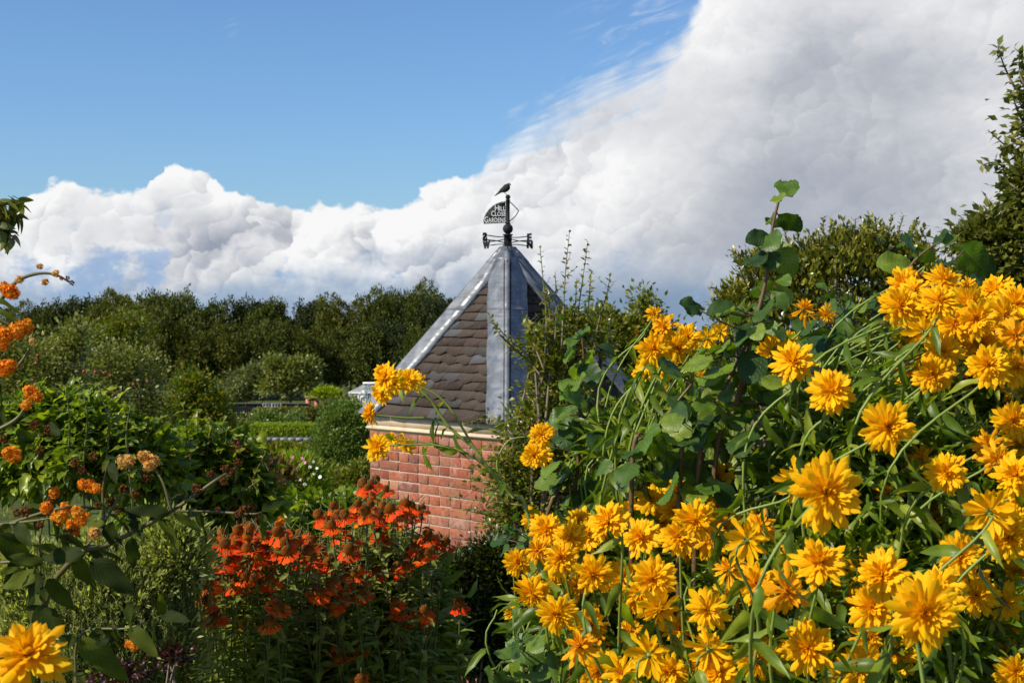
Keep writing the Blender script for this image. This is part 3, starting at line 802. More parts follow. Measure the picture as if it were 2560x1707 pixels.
def vane():
    D = CY

    def Z1(zx, zy, dd=0.0):      # close view pixel -> world in the plane of the mast
        X = 1100 + zx / 6.817; Y = 430 + zy / 6.817; d = D + dd
        return np.array([(X - 1280) / F * d, d, EYE + (HZ - Y) / F * d])
    ax = Z1(1157, 1260); px = 6.817 * F / D
    black = mat('black painted iron', (.014, .014, .016), 0.7, 0.25)[0]; wh = mat('sky white', (.82, .82, .80), 0.6)[0]
    root = thing('weather_vane', 'black iron weather vane with lettered flag and compass points on the roof peak', 'weather vane', (ax[0], D, TOPZ))
    z = lambda zy: Z1(1157, zy)[2]
    mb = MB()
    mb.lathe([(.034, TOPZ - .02), (.032, z(1240)), (.031, z(1085)), (.040, z(1080)), (.040, z(1062)), (.02, z(1055)), (.018, z(1045))], (ax[0], D, 0), 20)
    mb.lathe([(.0155, z(895)), (.021, z(880)), (.021, z(868)), (.0153, z(862)), (.0153, z(492)), (.020, z(486)), (.020, z(474)), (.012, z(468)), (.012, z(460))], (ax[0], D, 0), 16)
    mb.build('mast', black, root, smooth=False)
    for nm, zy, r in (('ball', 970, .0405), ('ball', 428, .0198)):
        b = MB(); b.lathe([(r * math.sin(a), z(zy) - r * math.cos(a)) for a in np.linspace(0.05, math.pi - .05, 14)], (ax[0], D, 0), 24); b.build(nm, black, root, smooth=True)
    # flag
    arc = [(1135, 500), (1060, 507), (980, 530), (900, 575), (830, 640), (775, 715), (745, 790), (740, 840), (748, 887), (1132, 866)]
    pl = [Z1(*p) for p in arc]; th = .006; n = len(pl)
    fl = MB(); V = [p + np.array([0, -th, 0]) for p in pl] + [p + np.array([0, th, 0]) for p in pl]
    fl.add(V, [np.array([list(range(n))[::-1], list(range(n, 2 * n))]), np.array([[i, (i + 1) % n, n + (i + 1) % n, n + i] for i in range(n)])])
    fo = fl.build('flag', black, root)
    cen = np.mean(pl, axis=0)
    inner = [cen + (p - cen) * np.array([.93, 1, .925]) for p in pl]
    bd = MB()
    for i in range(n): bd.bar(inner[i], inner[(i + 1) % n], .0145, .0018)
    bd.build('border_line', wh, fo) if False else bd.build('border_line', wh, root)
    lt = MB()  # solid white letters stand in for bright sky seen through cut-outs
    for (big, small, xr, yb, hb, hsm, xl) in (('H', 'ILL', 1118, 662, 95, 76, 936), ('C', 'LOSE', 1118, 755, 95, 76, 872), ('G', 'ARDENS', 1118, 858, 98, 78, 757)):
        V1, F1 = text_mesh(big, hb / px, .0085, .0006); V2, F2 = text_mesh(small, hsm / px, .0085, .0006)
        w1 = V1[:, 0].max(); w2 = V2[:, 0].max(); gap = .003; tot = (xr - xl) / px; s = tot / (w1 + w2 + gap)
        left = Z1(xl, yb)
        for V_, F_, x0 in ((V1, F1, 0), (V2, F2, (w1 + gap) * s)):
            W = np.stack([left[0] + x0 + V_[:, 0] * s, D + -V_[:, 2], left[2] + V_[:, 1]], 1)
            add_faces(lt, W, F_)
    o = lt.build('lettering', wh, root); o['label'] = 'words HILL CLOSE GARDENS on the flag, coloured white for sky showing through cut-out letters'
    tl = MB()
    c1 = bez([Z1(1185, 505), Z1(1255, 570), Z1(1342, 662)], 12); c2 = bez([Z1(1342, 662), Z1(1280, 760), Z1(1185, 840)], 12)
    tl.tube(c1, .0042, 6); tl.tube(c2, .0042, 6); tl.build('arrow_tail', black, root)
    # compass arms: letter, letter centre in view, depth, rod rows at letter
    A = .32
    for ch, cxx, cyy, dd, rows in (('S', 765, 1105, -A, ((815, 1080, 1104), (800, 1155, 1225))), ('W', 792, 1228, A, ((858, 1185, 1128), (858, 1250, 1240))),
                                  ('E', 1532, 1118, -A, ((1490, 1098, 1110), (1490, 1166, 1222))), ('N', 1530, 1237, A, ((1480, 1190, 1128), (1480, 1258, 1242)))):
        arm = MB()
        for (xx, ya, yb) in rows:
            e = Z1(xx, ya, dd * .93); s0 = np.array([ax[0], D, z(yb)]); mid_ = (e + s0) / 2 + np.array([0, 0, .006 * (1 if yb > 1200 else -1)])
            arm.tube(bez([s0, mid_, e], 8), .0042, 6)
        arm.build('arm', black, root)
        V_, F_ = text_mesh(ch, 128 / px, .004, .0045)
        V_[:, 0] -= V_[:, 0].mean(); V_[:, 1] -= V_[:, 1].mean()
        cpt = Z1(cxx, cyy, dd); dirn = norm(np.array([cpt[0] - ax[0], dd, 0]))
        u = dirn if dirn[0] > 0 else -dirn
        if ch == 'S': u = -u
        u = u * (1.55 if ch != 'W' else 1.25)
        nr_ = norm(np.cross(u, [0, 0, 1]))
        W = cpt + V_[:, :1] * u + V_[:, 1:2] * np.array([0, 0, 1.0]) + V_[:, 2:3] * nr_
        l = MB(); add_faces(l, W, F_); l.build('compass_letter', black, root)['label'] = 'letter ' + ch
    # bird: body lofted along its own axis
    bird = thing('bird', 'small dark songbird perched on the top ball of the weather vane', 'bird', Z1(1135, 388))
    secs = [((925, 412), 5, 5), ((960, 388), 11, 6), ((1010, 350), 20, 10), ((1040, 322), 34, 22), ((1075, 310), 50, 36), ((1115, 285), 62, 44), ((1140, 262), 62, 44), ((1160, 238), 48, 36), ((1172, 222), 34, 27), ((1186, 216), 27, 23), ((1200, 217), 14, 12), ((1208, 218), 5, 5)]
    ctr = [Z1(*s[0]) for s in secs]; ctr = np.array(ctr); tg = norm(np.gradient(ctr, axis=0))
    V = []; sd = 14
    for c0, tt, s_ in zip(ctr, tg, secs):
        upv = norm(np.cross(tt, [0, 1, 0])); upv = upv if upv[2] > 0 else -upv
        for a in np.arange(sd) / sd * 2 * math.pi: V.append(c0 + upv * math.sin(a) * s_[1] / px + np.array([0, 1, 0]) * math.cos(a) * s_[2] / px)
    fs = [[i * sd + j, i * sd + (j + 1) % sd, (i + 1) * sd + (j + 1) % sd, (i + 1) * sd + j] for i in range(len(secs) - 1) for j in range(sd)]
    bm = MB(); bm.add(V, [np.array(fs), np.array([list(range(sd)), list(range(len(V) - sd, len(V)))])])
    m, t, b = mat('bird plumage', None, .8, .2); tc = t.new('ShaderNodeTexCoord'); t.l.new(t.mix(t.noise(tc.outputs['Object'], 60, 4), (.012, .012, .011), (.05, .045, .035)), b.inputs['Base Color'])
    bm.build('body', m, bird, smooth=True)
    bk = MB(); bk.tube([Z1(1200, 217), Z1(1219, 220)], [.0022, .0004], 6); bk.build('beak', black, bird)
    for k, dx in ((0, 0), (1, 14)):
        lg = MB(); lg.tube([Z1(1092 + dx, 350, (k - .5) * .012), Z1(1112 + dx, 372, (k - .5) * .010), Z1(1135 + dx * .7, 388, (k - .5) * .008)], .0011, 5); lg.tube([Z1(1128 + dx, 388, (k - .5) * .008), Z1(1150 + dx, 390, (k - .5) * .006)], .001, 5); lg.build('leg', mat('bird leg', (.12, .06, .03), .7)[0], bird)
    for sdy in (-1, 1):
        ey = MB(); c0 = Z1(1186, 215, sdy * .0125)
        ey.lathe([(.0022 * math.sin(a), -.0022 * math.cos(a)) for a in np.linspace(.1, 3.04, 6)], c0, 8); ey.build('eye', wh if sdy < 0 else wh, bird, smooth=True)


vane()


# ------------------------------------------------------------------ far wood, single trees
def far_tree_mesh(k, mt, n_cl=640, spread=1.0):
    rr = np.random.default_rng(100 + k)
    blobs = []
    for i in range(11):
        a = rr.random() * 6.28; q = rr.random() ** .5 * .55; zz = .35 + .52 * rr.random()
        s = (.26 + .18 * rr.random()) * (1.15 - .55 * abs(zz - .55))
        blobs.append((np.array([math.cos(a) * q * .75, math.sin(a) * q * .75, zz]), np.array([s, s, s * .8])))
    blobs.append((np.array([0, 0, .8 + .05 * rr.random()]), np.array([.22, .22, .17])))
    blobs.append((np.array([0, 0, .5]), np.array([.42, .42, .38]), 2))
    mb = MB(); crown(mb, blobs, n_cl, 26, .055, .027, LEAF_T, up=.1, inner=.3, shell=.82)
    me = mb.mesh('crown', mt)
    tr = MB(); tr.tube(bez([(0, 0, -.02), (.01, .01, .3), (0, .02, .6)], 8), np.linspace(.03, .012, 8), 7)
    branches(tr, (0, 0, .3), [b[0] for b in blobs[:8]], .014, .003)
    return me, tr.mesh('trunk', M_bark)


FT = [far_tree_mesh(k, [M_far2, M_far, M_far3, M_far][k % 4]) for k in range(8)]
far_list = []      # X (view px), top Y, depth, width px
row_a = [(30, 748, 150), (120, 716, 175), (215, 700, 165), (300, 704, 150), (60, 724, 130), (175, 704, 130), (265, 702, 120)]
for X, Y, w in row_a: far_list.append((X, Y + 5, 270, w, 0))
row_b = [(262, 712, 130), (345, 690, 130), (420, 694, 150), (490, 708, 130), (560, 702, 150), (640, 706, 140), (705, 712, 120), (770, 716, 130), (845, 706, 130), (905, 694, 120), (965, 690, 130), (1030, 700, 130), (1090, 715, 150), (1160, 720, 150),
         (1260, 728, 150), (1345, 735, 150), (1440, 752, 140)]
for X, Y, w in row_b: far_list.append((X, Y + 7, 200, w, 1))
row_c = [(735, 702, 110), (975, 685, 100), (930, 692, 110), (1580, 775, 160), (1700, 770, 160), (1830, 770, 160), (1960, 765, 160), (1500, 772, 120)]
for X, Y, w in row_c: far_list.append((X, Y, 290, w, 2))
row_d = [(235, 770, 130), (300, 750, 120), (385, 745, 120), (455, 775, 130), (535, 770, 130), (610, 765, 130), (690, 775, 130), (760, 770, 130), (830, 765, 120), (900, 760, 120), (960, 770, 130)]
for X, Y, w in row_d: far_list.append((X, Y, 188, w, 3))
wn = {0: 'at the far left end of the wood', 1: 'in the long row of trees across the valley', 2: 'far behind the row of trees', 3: 'along the front edge of the wood, in shade'}
far_list.sort()
for i, (X, Y, d, w, r) in enumerate(far_list):
    p = P(X, Y, d); gz = G(d) - .3; h = p[2] - gz; wd = w * K / F * d / 1.25
    base = (p[0], d + rng.normal() * 3, gz)
    px_i = int(X * K)
    side = 'left of' if X < 1020 else 'right of'
    near = ('above the orange blooms at the left edge' if X < 150 else 'over the apple trees' if X < 420 else 'over the bronze green shrub' if X < 540 else 'over the grey green orchard tree' if X < 640 else
            'over the broad orchard tree' if X < 740 else 'over the vine pergola' if X < 800 else 'over the white greenhouse' if X < 880 else 'touching the left slope of the tiled roof' if X < 1080 else 'hidden behind the tiled roof' if X < 1290 else 'seen through the thorn shoots right of the roof' if X < 1480 else 'low on the skyline behind the yellow flowers')
    lab = {0: 'distant dark tree of the back row, ', 1: 'tall dark green tree with lit top, ', 2: 'far hill tree peeping over the wood, ', 3: 'shaded lower tree at the wood edge, '}[r] + near
    far_list[i] = (*far_list[i], lab)
    t_ = thing('broadleaf_tree', lab, 'tree', base, 'trees of the far wood')
    cm, tm = FT[rng.integers(0, 8)]
    a = rng.random() * 6.28; ca, sa = math.cos(a), math.sin(a)
    Mx = np.array([[ca, -sa, 0], [sa, ca, 0], [0, 0, 1]]) @ np.diag([wd, wd, h * 1.02])
    link_mesh('trunk', tm, t_, Mx, base); link_mesh('crown', cm, t_, Mx, base)


# ------------------------------------------------------------------ generic bushes and trees
def bush(name, label, cat, blobs_px, d, m, tm, size, n_cl, per, clr, trunk=True, group=None, depthr=None, **kw):
    """blobs_px: (X, Y, rx, ry[, dd]) in view pixels at depth d"""
    s = K / F * d; bl = []
    for b in blobs_px:
        c = P(b[0], b[1], d + (b[4] if len(b) > 4 else 0)); rx = b[2] * s; ry = b[3] * s
        bl.append((c, (rx, (depthr or 0.8) * rx, ry), rx * ry))
    X0 = float(np.mean([b[0][0] for b in bl])); root = thing(name, label, cat, (X0, d, G(d) - .02), group)
    f = MB(); crown(f, bl, n_cl, per, clr, size, tm, **kw); f.build('crown' if cat == 'tree' else 'foliage', m, root)
    if trunk:
        b = MB(); bz = np.array([X0, d, G(d) - .02]); H = max(c[0][2] for c in bl) - bz[2]
        if cat == 'tree':
            fork = bz + np.array([0, 0, H * .3]); b.tube([bz, (bz + fork) / 2 + [.02 * H, 0, 0], fork], [H * .035, H * .03, H * .025], 8)
        else: fork = bz
        tips = [np.asarray(c[0]) + rdir(1)[0] * np.asarray(c[1]) * .85 for c in bl for _ in range(5)]
        branches(b, fork, tips, max(.006, H * .012), max(.0015, H * .002))
        b.build('trunk' if cat == 'tree' else 'stems', M_bark if cat == 'tree' else M_twig, root)
    return root


# apple trees at the left, middle distance
bush('apple_tree', 'grey green apple tree with small red fruit, left of the bronze shrub', 'tree', [(290, 860, 80, 60), (220, 900, 90, 90), (340, 930, 50, 70), (250, 830, 50, 45), (300, 980, 80, 60)], 32, M_apple, LEAF_S, .085, 330, 22, .30, up=.3, inner=.25, group=None)
bush('apple_tree', 'sunlit loose apple tree behind the orange blooms at the left edge', 'tree', [(100, 850, 90, 60), (170, 800, 45, 50), (60, 920, 90, 80), (175, 760, 22, 26), (20, 830, 50, 60), (140, 930, 80, 80)], 24, M_apple, LEAF_S, .075, 380, 22, .24, up=.3, inner=.25)
bush('apple_tree', 'pale green young tree with ragged top before the dark wood', 'tree', [(300, 770, 40, 60), (255, 790, 50, 60), (215, 800, 45, 50)], 70, M_bronze, LEAF_S, .18, 130, 20, .45, up=.3, inner=.3)
APF = [(110, 925, 22.8), (150, 930, 22.9), (130, 890, 22.8), (60, 870, 22.5), (200, 850, 22.8), (90, 815, 22.8), (330, 885, 30), (280, 905, 30), (235, 880, 30), (260, 940, 30), (310, 955, 30)]
M_fruit = mat('red fruit', (.26, .05, .035), .4)[0]
for (X, Y, d) in APF:
    o_ = min([o for o in bpy.data.objects if o.name.startswith('apple_tree')], key=lambda o: abs(o.location.y - d))
    for _ in range(2):
        fr = MB(); fr.lathe([(.034 * math.sin(a), -.03 * math.cos(a)) for a in np.linspace(.1, 3.04, 6)], P(X + rng.normal() * 14, Y + rng.normal() * 12, d), 8); fr.build('fruit', M_fruit, o_, smooth=True)
# bronze shrub, greyish and broad trees
bush('bronze_shrub', 'bushy green shrub with bronze tips in the middle garden', 'shrub', [(440, 905, 50, 38), (410, 960, 50, 50), (480, 950, 55, 45), (500, 1000, 60, 40), (450, 880, 22, 20)], 45, M_bronze, LEAF_S, .14, 260, 22, .28, inner=.3)
bush('small_tree', 'small grey green tree beside the black corrugated shed', 'tree', [(565, 885, 45, 34), (595, 865, 34, 30), (550, 910, 45, 22)], 135, M_willow, LEAF_S, .32, 140, 20, .6, inner=.3)
bush('orchard_tree', 'broad old orchard tree with bare trunk above the black shed', 'tree', [(660, 860, 50, 34), (700, 848, 34, 26), (630, 850, 25, 26), (640, 890, 40, 22), (705, 880, 25, 24)], 133, M_apple, LEAF_S, .36, 170, 20, .6, inner=.3)
bush('garden_shrub', 'dark green shrub left of the trimmed hedge', 'shrub', [(520, 985, 45, 32), (545, 1000, 30, 26), (470, 1010, 45, 30)], 58, M_thorn, LEAF_S, .13, 150, 20, .25, inner=.3)
bush('young_fruit_tree', 'light green young tree in front of the trimmed hedge, left', 'tree', [(605, 972, 26, 26), (590, 987, 20, 22), (640, 976, 20, 22)], 62, M_shrubg, LEAF_S, .13, 90, 20, .2, inner=.2)
bush('young_fruit_tree', 'slim young tree in front of the dark right part of the hedge', 'tree', [(678, 962, 18, 22), (690, 975, 16, 16)], 64, M_shrubg, LEAF_S, .13, 40, 18, .2)
bush('vine', 'bright lime green vine spilling over the brick pergola', 'climber', [(738, 905, 30, 8, -.2), (752, 902, 26, 7, -.2), (765, 912, 20, 8, -.5)], 140, M_lime, LEAF_S, .3, 110, 20, .35, trunk=False)
bush('shrub', 'low golden shrub beside the brick pergola', 'shrub', [(775, 930, 30, 12), (800, 935, 30, 14)], 130, M_hedge, LEAF_S, .3, 60, 18, .5)


def hedge(label, X0, X1, Yt, Yb, d, th, m, size, n, slope=0.0):
    a = P(X0, Yt, d); b = P(X1, Yt, d - slope); zt = a[2]; zb = min(P(X0, Yb, d)[2], G(d)); root = thing('hedge', label, 'hedge', ((a[0] + b[0]) / 2, d, zb))
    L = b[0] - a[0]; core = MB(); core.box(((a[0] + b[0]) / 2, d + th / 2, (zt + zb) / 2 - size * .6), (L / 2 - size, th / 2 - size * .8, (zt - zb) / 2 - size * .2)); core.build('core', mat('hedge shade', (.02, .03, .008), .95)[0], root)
    f = MB(); A = [L * (zt - zb), L * th, th * (zt - zb)]; tot = sum(A); 
    for k, nr, ar in ((0, (0, -1, 0), A[0]), (1, (0, 0, 1), A[1] * 1.6), (2, (1, 0, 0), A[2]), (3, (-1, 0, 0), A[2])):
        c = int(n * ar / tot); u, v = rng.random(c), rng.random(c); j = rng.normal(size=c) * size * .55
        if k == 0: L_ = np.stack([a[0] + u * L, d + j, zb + v * (zt - zb)], 1)
        elif k == 1: L_ = np.stack([a[0] + u * L, d + v * th, zt + j + .3 * size * np.sin(u * 40)], 1)
        else: L_ = np.stack([(a[0] if k == 3 else b[0]) + j, d + u * th, zb + v * (zt - zb)], 1)
        f.inst(LEAF_S, frames(norm(np.array(nr) * .6 + rdir(c) * .8 + [0, 0, .2]), norm(np.array(nr) + rdir(c) * .7), size * (.7 + .6 * rng.random(c))), L_)
    f.build('foliage', m, root)


hedge('tall trimmed hedge with dark shaded face in the middle garden', 628, 718, 949, 985, 80, 1.4, M_hedge, .16, 9000)
hedge('trimmed hedge continuing behind the young trees to the left', 578, 630, 952, 990, 76, 1.4, M_hedge, .16, 5000)
hedge('trimmed hedge beyond the garden gap, near the round shrub', 722, 800, 946, 985, 84, 1.6, M_hedge, .16, 5000)
hedge('low bright green clipped hedge above the coping wall', 575, 728, 983, 1006, 55, 1.2, M_bright, .085, 14000)
hedge('long low hedge strip left of the coping wall', 440, 572, 990, 1004, 58, 1.0, M_bright, .09, 8000)

# low wall with stone coping
wl = thing('garden_wall', 'low brick retaining wall with pale stone coping behind the white flowers', 'wall', (P(655, 1010, 50)[0], 50, G(50)))
a, b = P(570, 1010, 50), P(732, 1010, 50)
mw = MB(); mw.box(((a[0] + b[0]) / 2, 50.3, (a[2] + G(50) - .3) / 2 - .04), ((b[0] - a[0]) / 2, .12, (a[2] - G(50) + .3) / 2)); mw.build('wall_body', M_mortar, wl)
mk = MB(); wall_bricks(mk, np.array([a[0], 50.18, 0]), np.array([1., 0, 0]), np.array([0, -1., 0]), b[0] - a[0], G(50) - .2, a[2] - .05); mk.build('brickwork', M_brick, wl)
mc = MB()
nb = 9
for i in range(nb):
    x0 = a[0] + (b[0] - a[0]) * i / nb; x1 = a[0] + (b[0] - a[0]) * (i + 1) / nb
    mc.box(((x0 + x1) / 2, 50.3, a[2]), ((x1 - x0) / 2 - .002, .2, .05))
mc.build('coping', stemmat('pale stone', (.16, .16, .17), (.22, .22, .23), 4), wl)

# black corrugated shed
sp0, sp1 = P(528, 926, 120), P(706, 924, 120)
sh = thing('corrugated_shed', 'long low black corrugated shed with white framed windows', 'shed', ((sp0[0] + sp1[0]) / 2, 121, G(120)))
blk = mat('black tarred iron', (.012, .013, .016), .6, .4)[0]
n = 160; xs = np.linspace(sp0[0], sp1[0], n); V = []
for x, k in zip(xs, range(n)): V += [[x, 120 + .035 * math.sin(k * 1.57), G(120) - .3], [x, 120 + .035 * math.sin(k * 1.57), sp0[2]]]
w1 = MB().add(V, [np.array([[2 * i, 2 * i + 2, 2 * i + 3, 2 * i + 1] for i in range(n - 1)])]); w1.box(((sp0[0] + sp1[0]) / 2, 121.6, (sp0[2] + G(120) - .3) / 2 - .30), ((sp1[0] - sp0[0]) / 2 - .02, 1.45, (sp0[2] - G(120) + .3) / 2 - .25)); w1.build('wall', blk, sh)
V = []; zt = sp0[2]
for x, k in zip(xs, range(n)): V += [[x, 119.85, zt + .03 + .03 * math.sin(k * 1.57)], [x, 123.2, zt - .45 + .03 * math.sin(k * 1.57)], [x, 119.85, zt - .005 + .03 * math.sin(k * 1.57)]]
MB().add(V, [np.array([[3 * i, 3 * i + 3, 3 * i + 4, 3 * i + 1] for i in range(n - 1)] + [[3 * i + 2, 3 * i + 5, 3 * i + 3, 3 * i] for i in range(n - 1)])]).build('roof', mat('corrugated roof', (.16, .17, .17), .6, .4)[0], sh)
whp = mat('white paint', (.78, .78, .74), .5)[0]
M_offw = mat('weathered white paint', (.42, .42, .40), .7)[0]
M_glass = mat('window glass', (.05, .07, .08), .08, .8)[0]
for (xa, xb) in ((604, 624), (625, 645)):
    q0, q1 = P(xa, 926, 119.9), P(xb, 942, 119.9); fm = MB(); cxm = (q0[0] + q1[0]) / 2; czm = (q0[2] + q1[2]) / 2; y = 119.88
    for xx in (q0[0], q1[0]): fm.bar((xx, y, q1[2]), (xx, y, q0[2]), .05)
    for zz in (q0[2] - .03, q1[2], czm): fm.bar((q0[0], y - .002, zz), (q1[0], y - .002, zz), .045)
    for fx in (.33, .66): fm.bar((q0[0] + (q1[0] - q0[0]) * fx, y + .003, q1[2]), (q0[0] + (q1[0] - q0[0]) * fx, y + .003, q0[2]), .03)
    fo = fm.build('window', M_offw, sh); g_ = MB(); g_.box((cxm, y + .04, czm), ((q1[0] - q0[0]) / 2, .01, (q0[2] - q1[2]) / 2)); gp = g_.build('pane', M_glass, sh)
    gp.parent = fo

# brick pergola
pg = thing('pergola', 'small brick pier pergola with pale beams under a lime vine', 'pergola', (P(740, 930, 141)[0], 141, G(141)))
for (X, dd) in ((708, 0), (728, 2), (778, 0), (758, 3)):
    b_p = P(X, 916, 140 + dd); pm = MB(); pm.box((b_p[0], 140 + dd, (b_p[2] + G(140)) / 2 - .1), (.22, .22, (b_p[2] - G(140)) / 2 + .1)); pm.build('pier', stemmat('pier brick', (.36, .10, .06), (.5, .18, .12), 3), pg)
bmz = MB(); q0, q1 = P(704, 911, 140), P(784, 913, 140); bmz.bar(q0, q1, .25, .22); q2, q3 = P(704, 911, 140), P(730, 914, 143); bmz.bar(q2, q3, .25, .22); q4 = P(762, 914, 143); bmz.bar(q3, q4, .25, .2); bmz.build('beam', mat('pale timber', (.42, .41, .40), .8)[0], pg)


# white greenhouse
def greenhouse():
    d = 170; s = F / d

    def Z6(zx, zy, dd=0.0): X = 840 + zx / 22.4; Y = 950 + zy / 22.4; return np.array([(X - 1280) / F * (d + dd), d + dd, EYE + (HZ - Y) / F * (d + dd)])
    root = thing('greenhouse', 'white framed glass greenhouse with gabled porch left of the tiled roof', 'greenhouse', (Z6(1700, 1400)[0], d + 2, G(d)))
    fl = Z6(735, 710); gl = Z6(735, 1210)
    x0, x1 = fl[0], Z6(3600, 0)[0]; ze, zs, zr = fl[2], gl[2], Z6(0, 190, 2)[2] + .0; zb = G(d); yb, yf = d + 4.2, d
    xr = Z6(1640, 190, 2)[0]
    dw = MB(); dw.box(((x0 + x1) / 2, d + 2.1, (zs + zb) / 2), ((x1 - x0) / 2, 2.1, (zs - zb) / 2)); dw.build('base_wall', stemmat('rendered base', (.45, .40, .32), (.55, .5, .42), 2), root)
    fr = MB(); n = 30
    for i in range(n + 1):
        x = x0 + (x1 - x0) * i / n; fr.bar((x, yf, zs), (x, yf, ze), .05); fr.bar((x, yf, ze), (max(x, xr), d + 2.1, zr), .035)
        if i % 6 == 0: fr.bar((x, yb, zs), (x, yb, ze), .04); fr.bar((x, yb, ze), (max(x, xr), d + 2.1, zr), .04)
    for j in range(9):
        y = yf + (yb - yf) * j / 8; fr.bar((x0, y, zs), (x0, y, ze), .06); fr.bar((x0, y, ze), (xr, d + 2.1 + (y - d - 2.1) * .15, zr), .05)
    for z_, w_ in ((ze, .12), (zs, .10)):
        fr.bar((x0 - .05, yf - .02, z_), (x1, yf - .02, z_), w_); fr.bar((x0 - .02, yf, z_ + .003), (x0 - .02, yb, z_ + .003), w_); fr.bar((x0, yb, z_), (x1, yb, z_), w_)
    fr.bar((xr - .3, d + 2.1, zr + .06), (x1, d + 2.1, zr + .06), .5, .18); fr.bar(Z6(590, 1190, -1.2), Z6(1010, 1262, -2), .12)
    fr.build('frame', whp, root)
    m, t, b = mat('greenhouse glass', (.85, .9, .9), .05, .5); tr = t.new('ShaderNodeBsdfTransparent'); mx = t.new('ShaderNodeMixShader', i_0=.75); t.l.new(tr.outputs[0], mx.inputs[1]); t.l.new(b.outputs[0], mx.inputs[2]); t.l.new(mx.outputs[0], t.n['Material Output'].inputs[0]); b.inputs['Base Color'].default_value = (.10, .15, .17, 1)
    gm = MB(); gm.add([[x0, yf + .03, zs], [x1, yf + .03, zs], [x1, yf + .03, ze], [x0, yf + .03, ze], [xr, d + 2.1, zr - .05], [x1, d + 2.1, zr - .05], [x0 + .03, yb, zs], [x0 + .03, yb, ze]],
                     [np.array([[0, 1, 2, 3], [3, 2, 5, 4], [0, 3, 7, 6]]), np.array([[3, 4, 7]])]); gm.build('glazing', m, root)
    # porch
    pf = d - 1.3; a0, a1, ap = Z6(1265, 860, -1.3), Z6(1700, 860, -1.3), Z6(1505, 600, -1.3); pr = MB()
    for q in (a0, ap, a1): pr.bar(q, q + np.array([0, 1.5, 0]), .08)
    pr.bar(a0, ap, .12, .10); pr.bar(ap, a1, .2, .16)
    for q in (a0, a1): pr.bar(q, (q[0], q[1], zb), .10)
    for k in range(6):
        x = a0[0] + (a1[0] - a0[0]) * (k + .5) / 6; zt = a0[2] + (ap[2] - a0[2]) * (1 - abs(k - 2.5) / 3); pr.bar((x, pf, a0[2] - .28), (x, pf, zt), .035)
    dt = Z6(1380, 930, -1.3); dr = Z6(1650, 930, -1.3)
    po = pr.build('porch', whp, root); do = MB()
    do.bar((dt[0], pf - .03, zb), (dt[0], pf - .03, dt[2]), .09); do.bar((dr[0], pf - .03, zb), (dr[0], pf - .03, dr[2]), .09); do.bar((dt[0], pf - .035, dt[2]), (dr[0], pf - .035, dr[2]), .16, .18); do.bar(((dt[0] + dr[0]) / 2, pf - .025, zb), ((dt[0] + dr[0]) / 2, pf - .025, dt[2]), .05)
    do.build('door', whp, root)
    pl = MB(); crown(pl, [((x0 + 3.5, d + 2, zs + .3), (2.6, 1.0, .6)), ((x0 + 6.5, d + 2, zs + .4), (2.6, 1.0, .7))], 60, 18, .2, .16, LEAF_S); tag(pl.build('indoor_plants', M_hedge, base=(x0 + 4, d + 2, zb)), 'green plants growing inside the white greenhouse', 'plants', kind='stuff')


greenhouse()

# round grey-green shrub and planting in front
bush('round_shrub', 'large rounded fine leaved green shrub left of the brick wall', 'shrub', [(790, 1000, 66, 70), (760, 1050, 42, 60), (830, 1040, 50, 80), (800, 1090, 70, 60), (795, 960, 42, 34)], 22, M_shrubg, LEAF_S, .045, 1500, 24, .09, up=.7, inner=.25, droop=0, shell=.7)
bush('round_shrub', 'low green shrub at the foot of the round shrub', 'shrub', [(700, 1105, 50, 30), (770, 1130, 60, 40), (830, 1120, 40, 60)], 17, M_thorn, LEAF_S, .05, 300, 18, .08, inner=.3)
bush('perennial_clump', 'yellowing perennial clump below the coping wall', 'plant', [(650, 1045, 50, 20), (690, 1050, 50, 22), (610, 1060, 50, 22)], 30, M_bronze, LEAF_S, .10, 200, 18, .12, inner=.3)
bush('lavender_plant', 'grey brown spent lavender beside the white flowers', 'plant', [(625, 1105, 30, 32), (600, 1120, 28, 30)], 14, M_dry, LEAF_N, .10, 150, 20, .10, up=1.4)


def cosmos():
    d = 15; root = bush('cosmos_plant', 'feathery green cosmos with white and pink flowers left of the brick wall', 'plant', [(675, 1090, 44, 36), (650, 1120, 40, 36), (700, 1125, 44, 34)], d, M_bright, LEAF_N, .07, 700, 18, .09, up=1.0, trunk=True)
    pet = MB(); n = 8; a = np.arange(n) / n * 6.283
    pet.inst(leaf_grid(3, 2, .62, fold=-.1, droop=.1, peak=.62, tip=.5), frames(np.stack([np.cos(a), np.sin(a), 0 * a + .15], 1), np.tile([0, 0, 1.], (n, 1)), 1.0), np.zeros((n, 3)))
    mw_, mp_ = pet.mesh('flower', M_white), pet.mesh('flower', M_pink)
    cen = MB(); cen.lathe([(.18 * math.sin(q), .12 - .12 * math.cos(q)) for q in np.linspace(.1, 3.0, 5)], (0, 0, 0), 8); cm = cen.mesh('flower_centre', mat('yellow centre', (.7, .4, .02), .8)[0])
    pos = [(643, 1083), (648, 1070), (665, 1068), (680, 1078), (655, 1102), (663, 1086), (690, 1068), (700, 1062), (720, 1060), (712, 1072), (688, 1100), (700, 1112), (662, 1118), (640, 1112), (675, 1120), (720, 1088), (735, 1095), (708, 1098), (728, 1075), (672, 1050), (694, 1052)]
    for i, (X, Y) in enumerate(pos):
        R = frames(np.array([[rng.normal(), .2, rng.normal()]]), np.array([[-.2 + rng.normal() * .3, -1, .4]]), .015 + .007 * rng.random())[0]
        p = P(X, Y, d - .25); f = link_mesh('flower', mp_ if i in (4, 19, 20, 7) else mw_, root, R, p)
        c = bpy.data.objects.new('flower_centre', cm); COL.objects.link(c); c.parent = f


cosmos()

